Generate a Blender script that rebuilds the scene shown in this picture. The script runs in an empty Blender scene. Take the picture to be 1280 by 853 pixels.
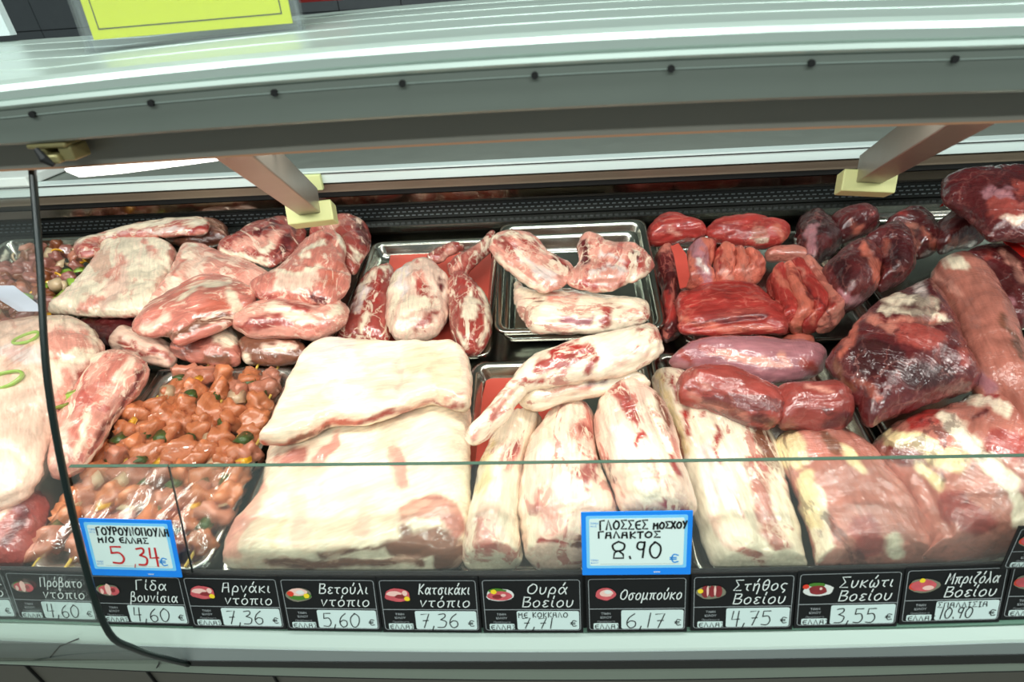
import bpy, math, random
import numpy as np
from mathutils import Vector, Matrix, noise
from mathutils.geometry import delaunay_2d_cdt
random.seed(7); rng = np.random.default_rng(7)
sc = bpy.context.scene
COL = sc.collection

# ------------------------------------------------------------------ camera
F = 711.0
PITCH = math.radians(33)
ex = np.array([11000.0, 302.5, 711.0]); ex /= np.linalg.norm(ex)
ez = np.array([0, math.cos(PITCH), math.sin(PITCH)]); ez -= ex*ez.dot(ex); ez /= np.linalg.norm(ez)
ey = np.cross(ez, ex)
E3 = np.array([ex, ey, ez])
CAM = np.array([0.0, 0.0, 1.45])
cd = bpy.data.cameras.new('camera'); cd.sensor_width = 36.0; cd.lens = F/1280*36
cd.clip_start = 0.02; cd.clip_end = 50
cd.dof.use_dof = True; cd.dof.focus_distance = 0.92; cd.dof.aperture_fstop = 6.3
co = bpy.data.objects.new('camera', cd); COL.objects.link(co)
co.matrix_world = Matrix([[*E3[0], 0], [*E3[1], 0], [*E3[2], 1.45], [0, 0, 0, 1]])
sc.camera = co

# ------------------------------------------------------------------ world, lights, exposure
w = bpy.data.worlds.new('world'); sc.world = w; w.use_nodes = True
w.node_tree.nodes['Background'].inputs[0].default_value = (0.80, 0.95, 0.93, 1)
w.node_tree.nodes['Background'].inputs[1].default_value = 0.22
sc.view_settings.view_transform = 'Standard'; sc.view_settings.look = 'None'
sc.view_settings.gamma = 1; sc.view_settings.exposure = 0.0
sc.view_settings.use_curve_mapping = False

def area(name, loc, rot, sx, sy, power, colr=(1, 1, 1)):
    l = bpy.data.lights.new(name, 'AREA'); l.shape = 'RECTANGLE'; l.size = sx; l.size_y = sy
    l.energy = power; l.color = colr
    o = bpy.data.objects.new(name, l); COL.objects.link(o); o.location = loc; o.rotation_euler = rot
    return o
# tubes under the hood of the counter
area('hood_tube_light', (0, 0.56, 1.345), (math.radians(18), 0, 0), 3.0, 0.03, 6.5, (1.0, 0.98, 0.92))
area('hood_tube_light', (-0.35, 0.62, 1.345), (math.radians(20), 0, 0), 1.1, 0.03, 2.3, (1.0, 0.97, 0.90))
# shop ceiling luminaires
for x in (-1.6, 0.0, 1.6):
    area('ceiling_light', (x, 0.2, 2.85), (0, 0, 0), 1.2, 0.16, 22, (0.90, 1.0, 0.97))
    area('ceiling_light', (x, -1.4, 2.85), (math.radians(0), 0, 0), 1.2, 0.16, 30, (0.90, 1.0, 0.97))

# ------------------------------------------------------------------ projection helpers (authoring only)
def ray(px, py):
    return E3 @ np.array([(px-640)/F, -(py-426.5)/F, -1.0])
def proj(P):
    v = (np.asarray(P)-CAM) @ E3
    return np.stack([640+F*v[..., 0]/-v[..., 2], 426.5-F*v[..., 1]/-v[..., 2]], -1)
def onY(px, py, Y):
    d = ray(px, py); return CAM+d*(Y/d[1])
TD = math.radians(8)
D0 = np.array([0, 0.44, 0.81]); DV = np.array([0, math.cos(TD), math.sin(TD)]); DN = np.array([0, -math.sin(TD), math.cos(TD)])
def deck(px, py, c=0.0):
    d = ray(px, py); o = D0+DN*c; t = (o-CAM).dot(DN)/d.dot(DN); p = CAM+d*t-D0
    return np.array([p[0], p.dot(DV)])
def dw(a, b, c):
    return np.array([a, 0, 0])+D0+DV*b+DN*c
def dwm(A):   # N x 3 deck coords -> world
    A = np.asarray(A)
    return A[:, :1]*np.array([1, 0, 0])+D0+A[:, 1:2]*DV+A[:, 2:3]*DN

# ------------------------------------------------------------------ materials
def lin(r, g, b):
    f = lambda c: (c/255/12.92) if c/255 <= 0.04045 else ((c/255+0.055)/1.055)**2.4
    return (f(r), f(g), f(b))
MC = {}
def mat(name, col, rough=0.5, metal=0.0, spec=0.5, coat=0.0, noisy=0.0, nscale=20, bump=0.0, stretch=(1, 1, 1), emit=0):
    if name in MC: return MC[name]
    m = bpy.data.materials.new(name); m.use_nodes = True; nt = m.node_tree; b = nt.nodes['Principled BSDF']
    b.inputs['Base Color'].default_value = (*col, 1); b.inputs['Roughness'].default_value = rough
    b.inputs['Metallic'].default_value = metal; b.inputs['Specular IOR Level'].default_value = spec
    b.inputs['Coat Weight'].default_value = coat; b.inputs['Coat Roughness'].default_value = 0.08
    if emit:
        b.inputs['Emission Color'].default_value = (*col, 1); b.inputs['Emission Strength'].default_value = emit
    if noisy or bump:
        tc = nt.nodes.new('ShaderNodeTexCoord'); mp = nt.nodes.new('ShaderNodeMapping'); mp.inputs['Scale'].default_value = stretch
        n = nt.nodes.new('ShaderNodeTexNoise'); n.inputs['Scale'].default_value = nscale; n.inputs['Detail'].default_value = 6
        nt.links.new(tc.outputs['Object'], mp.inputs[0]); nt.links.new(mp.outputs[0], n.inputs[0])
        if noisy:
            r = nt.nodes.new('ShaderNodeMix'); r.data_type = 'RGBA'
            r.inputs['A'].default_value = (*[c*(1-noisy) for c in col], 1); r.inputs['B'].default_value = (*[min(1, c*(1+noisy)) for c in col], 1)
            if noisy >= 0.4:
                ct = nt.nodes.new('ShaderNodeMapRange'); ct.inputs['From Min'].default_value = 0.38; ct.inputs['From Max'].default_value = 0.62; nt.links.new(n.outputs[0], ct.inputs[0]); nt.links.new(ct.outputs[0], r.inputs['Factor'])
            else: nt.links.new(n.outputs[0], r.inputs['Factor']); nt.links.new(r.outputs['Result'], b.inputs['Base Color'])
            mr = nt.nodes.new('ShaderNodeMapRange'); mr.inputs['To Min'].default_value = max(0.02, rough*0.7); mr.inputs['To Max'].default_value = min(1, rough*1.3)
            nt.links.new(n.outputs[0], mr.inputs[0]); nt.links.new(mr.outputs[0], b.inputs['Roughness'])
        if bump:
            bp = nt.nodes.new('ShaderNodeBump'); bp.inputs['Strength'].default_value = bump; bp.inputs['Distance'].default_value = 0.002
            nt.links.new(n.outputs[0], bp.inputs['Height']); nt.links.new(bp.outputs[0], b.inputs['Normal'])
    MC[name] = m
    return m

def meat_mat(name, fat, streak, thr, sc1, wrinkle, coat, rough=0.4, vein=0.0, stretch=3.5, muscle=None, mus=0.0, msc=16, mthr=0.54):
    """colour attribute for the large patches + procedural grain, fat streaks and veins; coat = wet surface or cling film"""
    m = bpy.data.materials.new(name); m.use_nodes = True; nt = m.node_tree; L = nt.links.new; N = nt.nodes.new
    b = nt.nodes['Principled BSDF']
    tc = N('ShaderNodeTexCoord'); oi = N('ShaderNodeObjectInfo')
    off = N('ShaderNodeVectorMath'); off.operation = 'MULTIPLY_ADD'; off.inputs[1].default_value = (7.3, 3.1, 5.7)
    cx = N('ShaderNodeCombineXYZ')
    for i in range(3): L(oi.outputs['Random'], cx.inputs[i])
    L(cx.outputs[0], off.inputs[0]); L(tc.outputs['Object'], off.inputs[2])
    at = N('ShaderNodeAttribute'); at.attribute_name = 'Col'
    def noise_n(scale, st, det=6, dist=0.0, rgh=0.6):
        mp = N('ShaderNodeMapping'); mp.inputs['Scale'].default_value = st; L(off.outputs[0], mp.inputs[0])
        n = N('ShaderNodeTexNoise'); n.inputs['Scale'].default_value = scale; n.inputs['Detail'].default_value = det
        n.inputs['Distortion'].default_value = dist; n.inputs['Roughness'].default_value = rgh; L(mp.outputs[0], n.inputs[0]); return n
    def ramp(src, a, c):
        r = N('ShaderNodeMapRange'); r.interpolation_type = 'SMOOTHSTEP'; r.inputs['From Min'].default_value = a; r.inputs['From Max'].default_value = c
        L(src, r.inputs[0]); return r.outputs[0]
    def mul(a, v):
        x = N('ShaderNodeMath'); x.operation = 'MULTIPLY'; L(a, x.inputs[0])
        if isinstance(v, (int, float)): x.inputs[1].default_value = v
        else: L(v, x.inputs[1])
        return x.outputs[0]
    def mix(fac, A, Bc, mode='MIX'):
        x = N('ShaderNodeMix'); x.data_type = 'RGBA'; x.blend_type = mode; L(fac, x.inputs['Factor'])
        if isinstance(A, tuple): x.inputs['A'].default_value = (*A, 1)
        else: L(A, x.inputs['A'])
        if isinstance(Bc, tuple): x.inputs['B'].default_value = (*Bc, 1)
        else: L(Bc, x.inputs['B'])
        return x.outputs['Result']
    grain = noise_n(90, (0.35, 1.6, 1), 5, 0.4)
    tone = noise_n(22, (0.6, 1, 1), 4, 0.8)
    st = noise_n(sc1, (1.0/stretch, 1, 1), 7, 1.6, 0.62)
    hs = N('ShaderNodeHueSaturation'); L(at.outputs['Color'], hs.inputs['Color'])
    mv = N('ShaderNodeMapRange'); mv.inputs['From Min'].default_value = 0.3; mv.inputs['From Max'].default_value = 0.7
    mv.inputs['To Min'].default_value = 0.72; mv.inputs['To Max'].default_value = 1.22; L(tone.outputs[0], mv.inputs[0]); L(mv.outputs[0], hs.inputs['Value'])
    c = mix(mul(ramp(grain.outputs[0], 0.35, 0.75), 0.45), hs.outputs[0], tuple(f*0.55 for f in (0.55, 0.16, 0.13)), 'MIX') if streak < 0 else hs.outputs[0]
    if muscle:
        mn = noise_n(msc, (1.0/2.2, 1, 1), 8, 1.2, 0.62)
        c = mix(mul(ramp(mn.outputs[0], mthr, mthr+0.05), mus), c, muscle)
    c = mix(mul(ramp(st.outputs[0], thr, thr+0.06), abs(streak)), c, fat)
    fib = noise_n(260, (0.08, 1, 1), 3, 0.3)
    fm = N('ShaderNodeMapRange'); fm.inputs['From Min'].default_value = 0.3; fm.inputs['From Max'].default_value = 0.7; fm.inputs['To Min'].default_value = 0.84; fm.inputs['To Max'].default_value = 1.12
    L(fib.outputs[0], fm.inputs[0]); h2 = N('ShaderNodeHueSaturation'); L(c, h2.inputs['Color']); L(fm.outputs[0], h2.inputs['Value']); c = h2.outputs[0]
    if vein:
        vo = N('ShaderNodeTexVoronoi'); vo.feature = 'DISTANCE_TO_EDGE'; vo.inputs['Scale'].default_value = 28
        wp = N('ShaderNodeVectorMath'); wp.operation = 'MULTIPLY_ADD'; wp.inputs[1].default_value = (0.08, 0.08, 0.08)
        nn = noise_n(14, (1, 1, 1), 5); L(nn.outputs['Color'], wp.inputs[0])
        mp = N('ShaderNodeMapping'); mp.inputs['Scale'].default_value = (0.45, 1.2, 1); L(off.outputs[0], mp.inputs[0]); L(mp.outputs[0], wp.inputs[2])
        L(wp.outputs[0], vo.inputs['Vector'])
        inv = N('ShaderNodeMapRange'); inv.interpolation_type = 'SMOOTHSTEP'; inv.inputs['From Min'].default_value = 0.012; inv.inputs['From Max'].default_value = 0.05
        inv.inputs['To Min'].default_value = 1; inv.inputs['To Max'].default_value = 0; L(vo.outputs['Distance'], inv.inputs[0])
        c = mix(mul(mul(inv.outputs[0], vein), ramp(tone.outputs[0], 0.35, 0.6)), c, fat)
    L(c, b.inputs['Base Color'])
    b.inputs['Roughness'].default_value = rough; b.inputs['Specular IOR Level'].default_value = 0.4
    b.inputs['Coat Weight'].default_value = coat; b.inputs['Coat Roughness'].default_value = 0.045; b.inputs['Coat IOR'].default_value = 1.7
    bp = N('ShaderNodeBump'); bp.inputs['Strength'].default_value = 0.5; bp.inputs['Distance'].default_value = 0.002
    ad = N('ShaderNodeMath'); ad.operation = 'ADD'; L(st.outputs[0], ad.inputs[0]); L(grain.outputs[0], ad.inputs[1])
    L(ad.outputs[0], bp.inputs['Height']); L(bp.outputs[0], b.inputs['Normal'])
    # film wrinkles: long folds
    wr = noise_n(30, (1.6, 0.35, 1), 4, 1.3, 0.55); w2 = noise_n(60, (0.4, 1.2, 1), 1, 0.6)
    rid = N('ShaderNodeMath'); rid.operation = 'SUBTRACT'; L(wr.outputs[0], rid.inputs[0]); rid.inputs[1].default_value = 0.5
    ab = N('ShaderNodeMath'); ab.operation = 'ABSOLUTE'; L(rid.outputs[0], ab.inputs[0])
    a2 = N('ShaderNodeMath'); a2.operation = 'MULTIPLY_ADD'; L(w2.outputs[0], a2.inputs[0]); a2.inputs[1].default_value = 0.35; L(ab.outputs[0], a2.inputs[2])
    bc = N('ShaderNodeBump'); bc.inputs['Strength'].default_value = wrinkle; bc.inputs['Distance'].default_value = 0.0055
    L(a2.outputs[0], bc.inputs['Height']); L(bc.outputs[0], b.inputs['Coat Normal'])
    return m

FATC = lin(246, 226, 196)
MM = {
 'belly': meat_mat('pork_belly_skin', lin(236, 192, 164), 0.35, 0.56, 14, 0.25, 0.45, 0.45, stretch=1.6, muscle=lin(226, 176, 150), mus=0.35, msc=9),
 'pork':  meat_mat('pork_flesh', lin(244, 212, 188), 0.75, 0.56, 30, 0.6, 0.8, 0.38, vein=0.3, muscle=lin(196, 104, 88), mus=0.45, msc=13, mthr=0.56),
 'lamb':  meat_mat('lamb_flesh', lin(240, 216, 190), 0.85, 0.55, 40, 0.7, 0.9, 0.36, vein=0.6, muscle=lin(172, 68, 60), mus=0.70, msc=20, mthr=0.55),
 'beef':  meat_mat('beef_flesh', lin(214, 120, 104), 0.60, 0.57, 75, 0.35, 0.45, 0.42, vein=0.35, stretch=7, muscle=lin(120, 34, 32), mus=0.5, msc=26, mthr=0.54),
 'wrap':  meat_mat('film_wrapped_beef', lin(184, 116, 106), 0.30, 0.64, 24, 1.0, 1.0, 0.35, vein=0.25, stretch=2.5, muscle=lin(58, 14, 20), mus=0.6, msc=12, mthr=0.54),
 'smooth': meat_mat('film_wrapped_smooth_cut', lin(214, 150, 132), 0.30, 0.64, 16, 0.9, 1.0, 0.32, vein=0.08, stretch=2.5),
}
steel = mat('stainless_steel', lin(176, 178, 170), 0.22, 1.0, noisy=0.12, nscale=14, stretch=(0.3, 3, 3))
steel_d = mat('dark_stainless', lin(92, 90, 84), 0.25, 1.0, noisy=0.15, nscale=10)
tray_m = mat('tray_steel', lin(180, 182, 172), 0.20, 1.0, noisy=0.10, nscale=18, bump=0.05)
alu = mat('satin_aluminium', lin(178, 192, 184), 0.30, 0.35, noisy=0.06, nscale=8, stretch=(0.1, 6, 6))
alu_face = mat('grey_anodised_face', lin(128, 136, 128), 0.45, 0.3, noisy=0.06, nscale=12, stretch=(0.2, 4, 4))
apron_m = mat('grey_apron_metal', lin(150, 146, 136), 0.4, 0.35, noisy=0.06)
copper = mat('tan_edge', lin(190, 140, 108), 0.4, 0.2)
white_p = mat('white_plastic', lin(226, 238, 230), 0.35)
white_pl = mat('white_lacquered_bumper', lin(214, 230, 220), 0.30, coat=0.3)
grey_pl = mat('grey_lacquer', lin(150, 160, 158), 0.4)
green_grey = mat('green_grey_lower_band', lin(120, 130, 118), 0.45)
dark_panel = mat('dark_lower_panel', lin(84, 82, 74), 0.5, noisy=0.1)
black_r = mat('black_rubber', lin(12, 16, 16), 0.45)
black_m = mat('black_gap', lin(10, 10, 10), 0.6)
black_card = mat('black_card', lin(16, 18, 20), 0.35)
cardw = mat('price_window_white', lin(205, 222, 218), 0.4)
ink = mat('black_marker_ink', lin(14, 14, 16), 0.5)
red_ink = mat('red_marker_ink', lin(196, 32, 36), 0.5)
blue = mat('blue_card_border', lin(20, 130, 232), 0.4)
blue_l = mat('light_blue_card_border', lin(120, 196, 238), 0.4)
blue_w = mat('blue_white_card', lin(214, 230, 226), 0.4)
print_w = mat('white_print', lin(220, 226, 222), 0.5)
print_g = mat('grey_print', lin(150, 155, 156), 0.5)
block_m = mat('pale_green_foam', lin(214, 222, 158), 0.55, noisy=0.05)
red_pad = mat('red_absorbent_pad', lin(210, 86, 70), 0.45, noisy=0.08)
stick_m = mat('pale_wooden_stick', lin(236, 200, 90), 0.5, noisy=0.1)
green_pep = mat('green_pepper_flesh', lin(66, 92, 38), 0.3, coat=0.5, noisy=0.3, nscale=60)
lime_pep = mat('light_green_pepper', lin(140, 176, 62), 0.3, coat=0.5, noisy=0.25, nscale=60)
onion_m = mat('onion_flesh', lin(208, 180, 144), 0.3, coat=0.5, noisy=0.15, nscale=60)
yel_pep = mat('yellow_pepper_flesh', lin(236, 176, 40), 0.3, coat=0.5, noisy=0.2)
kebab = mat('marinated_pork', lin(200, 118, 74), 0.4, coat=0.7, noisy=0.45, nscale=95, bump=1.0)
kebab2 = mat('marinated_pork_brown', lin(190, 120, 94), 0.4, coat=0.7, noisy=0.42, nscale=95, bump=1.0)
dice = mat('diced_pork', lin(150, 92, 80), 0.35, coat=0.6, noisy=0.40, nscale=70, bump=0.7)
dice2 = mat('diced_pork_brown', lin(128, 70, 40), 0.35, coat=0.6, noisy=0.40, nscale=70, bump=0.7)

def glass_mat(name, tint, gloss_rough, haze, blur):
    m = bpy.data.materials.new(name); m.use_nodes = True; nt = m.node_tree; nt.nodes.clear(); N = nt.nodes.new; L = nt.links.new
    out = N('ShaderNodeOutputMaterial'); tr = N('ShaderNodeBsdfTransparent'); tr.inputs[0].default_value = (*tint, 1)
    gl = N('ShaderNodeBsdfGlossy'); gl.inputs['Roughness'].default_value = gloss_rough
    df = N('ShaderNodeBsdfDiffuse'); df.inputs[0].default_value = (0.85, 0.9, 0.86, 1)
    rf = N('ShaderNodeBsdfRefraction'); rf.inputs['IOR'].default_value = 1.02; rf.inputs['Roughness'].default_value = 0.32; rf.inputs[0].default_value = (*tint, 1)
    lw = N('ShaderNodeLayerWeight'); lw.inputs[0].default_value = 0.5
    pw5 = N('ShaderNodeMath'); pw5.operation = 'POWER'; pw5.inputs[1].default_value = 5.0; L(lw.outputs['Facing'], pw5.inputs[0])
    fr = N('ShaderNodeMath'); fr.operation = 'MULTIPLY_ADD'; fr.inputs[1].default_value = 0.9; fr.inputs[2].default_value = 0.04; L(pw5.outputs[0], fr.inputs[0])
    m0 = N('ShaderNodeMixShader'); m0.inputs[0].default_value = blur; L(tr.outputs[0], m0.inputs[1]); L(rf.outputs[0], m0.inputs[2])
    m1 = N('ShaderNodeMixShader'); m1.inputs[0].default_value = haze; L(m0.outputs[0], m1.inputs[1]); L(df.outputs[0], m1.inputs[2])
    m2 = N('ShaderNodeMixShader'); L(fr.outputs[0], m2.inputs[0]); L(m1.outputs[0], m2.inputs[1]); L(gl.outputs[0], m2.inputs[2])
    L(m2.outputs[0], out.inputs[0]); return m
glass_low = glass_mat('clear_front_glass', (0.965, 0.985, 0.965), 0.02, 0.030, 0.20)
glass_curved = glass_mat('curved_glass', (0.955, 0.985, 0.965), 0.02, 0.035, 0.12)
acrylic = glass_mat('acrylic_holder', (0.96, 0.97, 0.98), 0.05, 0.05, 0.0)
def film_mat():
    m = bpy.data.materials.new('cling_film'); m.use_nodes = True; nt = m.node_tree; nt.nodes.clear(); N = nt.nodes.new; L = nt.links.new
    out = N('ShaderNodeOutputMaterial'); tr = N('ShaderNodeBsdfTransparent'); tr.inputs[0].default_value = (0.97, 0.97, 0.97, 1)
    gl = N('ShaderNodeBsdfGlossy'); gl.inputs['Roughness'].default_value = 0.10
    tc = N('ShaderNodeTexCoord'); mp = N('ShaderNodeMapping'); mp.inputs['Scale'].default_value = (1.2, 0.35, 1); mp.inputs['Rotation'].default_value = (0, 0, -0.9)
    n = N('ShaderNodeTexNoise'); n.inputs['Scale'].default_value = 30; n.inputs['Distortion'].default_value = 1.0
    L(tc.outputs['Object'], mp.inputs[0]); L(mp.outputs[0], n.inputs[0])
    bp = N('ShaderNodeBump'); bp.inputs['Strength'].default_value = 0.8; bp.inputs['Distance'].default_value = 0.014
    L(n.outputs[0], bp.inputs['Height']); L(bp.outputs[0], gl.inputs['Normal'])
    lw = N('ShaderNodeLayerWeight'); lw.inputs[0].default_value = 0.5
    pw5 = N('ShaderNodeMath'); pw5.operation = 'POWER'; pw5.inputs[1].default_value = 5.0; L(lw.outputs['Facing'], pw5.inputs[0])
    fr = N('ShaderNodeMath'); fr.operation = 'MULTIPLY_ADD'; fr.inputs[1].default_value = 0.9; fr.inputs[2].default_value = 0.04; L(pw5.outputs[0], fr.inputs[0])
    ad = N('ShaderNodeMath'); ad.operation = 'ADD'; ad.inputs[1].default_value = 0.08; L(fr.outputs[0], ad.inputs[0])
    m2 = N('ShaderNodeMixShader'); L(ad.outputs[0], m2.inputs[0]); L(tr.outputs[0], m2.inputs[1]); L(gl.outputs[0], m2.inputs[2])
    L(m2.outputs[0], out.inputs[0]); return m
film = film_mat()

# ------------------------------------------------------------------ object helpers
def tag(o, label=None, cat=None, group=None, kind=None):
    if label: o['label'] = label
    if cat: o['category'] = cat
    if group: o['group'] = group
    if kind: o['kind'] = kind
    return o
def empty(name, loc, label, cat, group=None, M=None):
    o = bpy.data.objects.new(name, None); COL.objects.link(o)
    o.matrix_world = M if M is not None else Matrix.Translation(Vector(loc)); o.empty_display_size = 0.02
    return tag(o, label, cat, group)
def mesh(name, V, Fc, m, parent=None, smooth=False, M=None):
    """V in world coordinates unless M (object matrix, V local) is given"""
    V = np.asarray(V, float)
    me = bpy.data.meshes.new(name)
    if M is None and parent is None:
        c = V.mean(0); c[2] = V[:, 2].min(); V = V-c; M = Matrix.Translation(Vector(c))
    me.from_pydata([tuple(v) for v in V], [], [tuple(f) for f in Fc]); me.update()
    if smooth: me.polygons.foreach_set('use_smooth', [True]*len(me.polygons))
    if isinstance(m, (list, tuple)):
        for x in m: me.materials.append(x)
    else: me.materials.append(m)
    o = bpy.data.objects.new(name, me); COL.objects.link(o)
    if parent is not None:
        o.parent = parent
        o.matrix_parent_inverse = Matrix.Identity(4)
    if M is not None: o.matrix_local = M
    return o
class MB:
    def __init__(s): s.v = []; s.f = []
    def add(s, V, Fc):
        n = len(s.v); s.v += [tuple(x) for x in V]; s.f += [tuple(i+n for i in f) for f in Fc]; return s
    def box(s, x0, x1, y0, y1, z0, z1):
        V = [(x, y, z) for x in (x0, x1) for y in (y0, y1) for z in (z0, z1)]
        return s.add(V, [(0, 1, 3, 2), (4, 6, 7, 5), (0, 4, 5, 1), (2, 3, 7, 6), (0, 2, 6, 4), (1, 5, 7, 3)])
    def tube(s, P, r, n=8, cap=True):
        P = [np.array(p, float) for p in P]; rs = r if hasattr(r, '__len__') else [r]*len(P); V = []; Fc = []
        up = np.array([0.13, 0.21, 0.97])
        for i, p in enumerate(P):
            t = P[min(i+1, len(P)-1)]-P[max(i-1, 0)]; t = t/np.linalg.norm(t)
            a = np.cross(t, up); a /= np.linalg.norm(a); b = np.cross(t, a)
            for k in range(n):
                q = 2*math.pi*k/n; V.append(p+rs[i]*(a*math.cos(q)+b*math.sin(q)))
        for i in range(len(P)-1):
            for k in range(n): Fc.append((i*n+k, i*n+(k+1) % n, (i+1)*n+(k+1) % n, (i+1)*n+k))
        if cap: Fc += [tuple(range(n))[::-1], tuple((len(P)-1)*n+k for k in range(n))]
        return s.add(V, Fc)
    def make(s, name, m, parent=None, smooth=False, M=None): return mesh(name, s.v, s.f, m, parent, smooth, M)
def bevel(o, wd, seg=2):
    b = o.modifiers.new('bevel', 'BEVEL'); b.width = wd; b.segments = seg; b.limit_method = 'ANGLE'; return o
def catmull(P, n=6, closed=False):
    P = [np.array(p, float) for p in P]; out = []; L = len(P)
    rngi = range(L) if closed else range(L-1)
    for i in rngi:
        if closed: p0, p1, p2, p3 = P[(i-1) % L], P[i], P[(i+1) % L], P[(i+2) % L]
        else: p0, p1, p2, p3 = P[max(i-1, 0)], P[i], P[i+1], P[min(i+2, L-1)]
        for k in range(n):
            t = k/n; out.append(0.5*((2*p1)+(-p0+p2)*t+(2*p0-5*p1+4*p2-p3)*t*t+(-p0+3*p1-3*p2+p3)*t**3))
    if not closed: out.append(P[-1])
    return np.array(out)

# z(x) curves of the long horizontal members, read from the photograph
def zcurve(pts, Y):
    W = np.array([onY(x, y, Y) for x, y in pts]); p = np.polyfit(W[:, 0], W[:, 2], 2 if len(pts) > 2 else 1)
    lo, hi = W[:, 0].min(), W[:, 0].max()
    return lambda x: float(np.polyval(p, min(max(x, lo), hi)))
L_BRIGHT = [(0, 107), (440, 64), (640, 48), (860, 35), (1280, 25)]
L_FACE0 = [(0, 136), (420, 99), (640, 83), (860, 71), (1280, 60)]
L_HOLE = [(5, 148), (138, 134), (283, 121), (438, 110), (598, 100), (765, 90), (936, 82), (1106, 76), (1272, 74)]
L_FACE1 = [(0, 180), (440, 149), (640, 137), (860, 125), (1280, 113)]
L_APR = [(95, 209), (420, 188), (640, 177), (860, 166), (1160, 155), (1280, 153)]
L_RAIL = [(0, 713), (350, 718), (640, 719), (865, 717), (1128, 711), (1280, 706)]
L_TAGB = [(0, 769), (130, 782), (365, 787), (605, 789), (865, 788), (1120, 781), (1280, 774)]
def shift(L, dy): return [(x, y+dy) for x, y in L]
XS = np.linspace(-1.7, 1.7, 52)
def extrude(name, sec, m, parent, xs=XS, smooth=False):
    """sec: closed section of (Y, zfun, dz)"""
    V = []; n = len(sec)
    for x in xs:
        for (Y, zf, dz) in sec: V.append((x, Y, (zf(x) if callable(zf) else zf)+dz))
    Fc = []
    for i in range(len(xs)-1):
        for k in range(n): Fc.append((i*n+k, (i+1)*n+k, (i+1)*n+(k+1) % n, i*n+(k+1) % n))
    Fc += [tuple(range(n)), tuple((len(xs)-1)*n+k for k in range(n))[::-1]]
    return mesh(name, V, Fc, m, parent, smooth)

# ------------------------------------------------------------------ room
def struct(o): o['kind'] = 'structure'; return o
floor_m = mat('grey_floor_tiles', lin(120, 118, 112), 0.4, noisy=0.1)
struct(MB().box(-4, 4, -3, 3.2, -0.05, 0.0).make('floor', floor_m))
struct(MB().box(-4, 4, -3, 3.2, 3.0, 3.05).make('ceiling', mat('white_ceiling', lin(220, 224, 220), 0.8)))
wall = struct(MB().box(-4, 4, 3.10, 3.2, 0, 3.0).make('wall_back', mat('dark_grout', lin(40, 42, 44), 0.8)))
tile_m = mat('grey_wall_tile', lin(92, 98, 102), 0.35, noisy=0.08)
tb = MB().box(-0.148, 0.148, -0.012, 0, -0.098, 0.098)
tproto = None
Wi = wall.matrix_world.inverted()
for i in range(24):
    for k in range(7):
        if tproto is None:
            tproto = tb.make('tile', tile_m, wall); t = tproto
        else:
            t = tproto.copy(); COL.objects.link(t)
        c = wall.location
        t.matrix_local = Matrix.Translation(Vector((-3.5+i*0.3-c.x, 3.10-c.y, 0.85+k*0.2-c.z)))

# ------------------------------------------------------------------ the counter
ctr = empty('display_counter', (0, 0.42, 0), 'long refrigerated butcher counter with grey metal hood and open front glass', 'counter')
CT = np.array([0, 0.42, 0])
_mesh = mesh
def cmesh_fix(o):   # parts were given in world coordinates
    o.matrix_parent_inverse = ctr.matrix_world.inverted(); return o
ctr_inv = Matrix.Translation((0, -0.42, 0))
def P(o):
    o.matrix_parent_inverse = ctr_inv; return o
# hood
zB = zcurve(L_BRIGHT, 0.47); zF0 = zcurve(L_FACE0, 0.466); zF1 = zcurve(L_FACE1, 0.468); zA = zcurve(L_APR, 0.50); zH = zcurve(L_HOLE, 0.466)
sec = [(0.75, zB, 0.018)]
for k in range(4):      # ridged extruded top
    y0 = 0.70-k*0.055
    h = 0.016-0.0035*k
    sec += [(y0, zB, h), (y0-0.001, zB, h-0.0025), (y0-0.004, zB, h-0.0025), (y0-0.006, zB, h-0.0005)]
sec += [(0.492, zB, 0.001), (0.484, zB, 0.0035), (0.476, zB, 0.003), (0.470, zB, 0.0), (0.4665, zB, -0.004), (0.4662, zB, -0.010),
        (0.4685, zB, -0.013), (0.469, zF0, 0.006), (0.465, zF0, 0.005), (0.463, zF0, 0.002), (0.4645, zF0, 0.0), (0.468, zF0, -0.002), (0.49, zF0, -0.004), (0.75, zF0, -0.004)]
hood = P(extrude('hood', sec, alu, ctr)); hood['label'] = 'ribbed satin aluminium top of the hood'
face = P(extrude('hood_face', [(0.467, zF0, -0.0005), (0.4665, zH, 0.0), (0.468, zF1, 0.0), (0.470, zF1, -0.002), (0.485, zF1, -0.002), (0.485, zF0, -0.0005)], alu_face, ctr))
face['label'] = 'grey face strip with a row of small dark screws'
ln = P(extrude('trim_line', [(0.4655, zH, 0.0006), (0.4655, zH, -0.0002), (0.467, zH, -0.0002), (0.467, zH, 0.0006)], alu, ctr))
for i in range(-9, 14):
    x = -0.005+i*0.1005
    b = MB()
    b.tube([(x, 0.4678, zH(x)+0.0005), (x, 0.4635, zH(x)+0.0005)], [0.0026, 0.0026], 10)
    P(b.make('screw', black_m, face))
for s in [o for o in bpy.data.objects if o.name.startswith('screw')]: s.matrix_parent_inverse = Matrix.Identity(4)
apr = P(extrude('hood_apron', [(0.50, zF1, 0.006), (0.50, zA, 0.001), (0.506, zA, 0.001), (0.506, zF1, 0.006)], apron_m, ctr))
apr['label'] = 'grey apron below the hood face'
P(extrude('apron_edge', [(0.4995, zA, 0.0012), (0.4995, zA, -0.0005), (0.507, zA, -0.0005), (0.507, zA, 0.0012)], copper, ctr))
P(extrude('hood_underside', [(0.506, zA, 0.030), (0.75, zA, 0.030), (0.75, zA, 0.034), (0.506, zA, 0.034)], apron_m, ctr))
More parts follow.
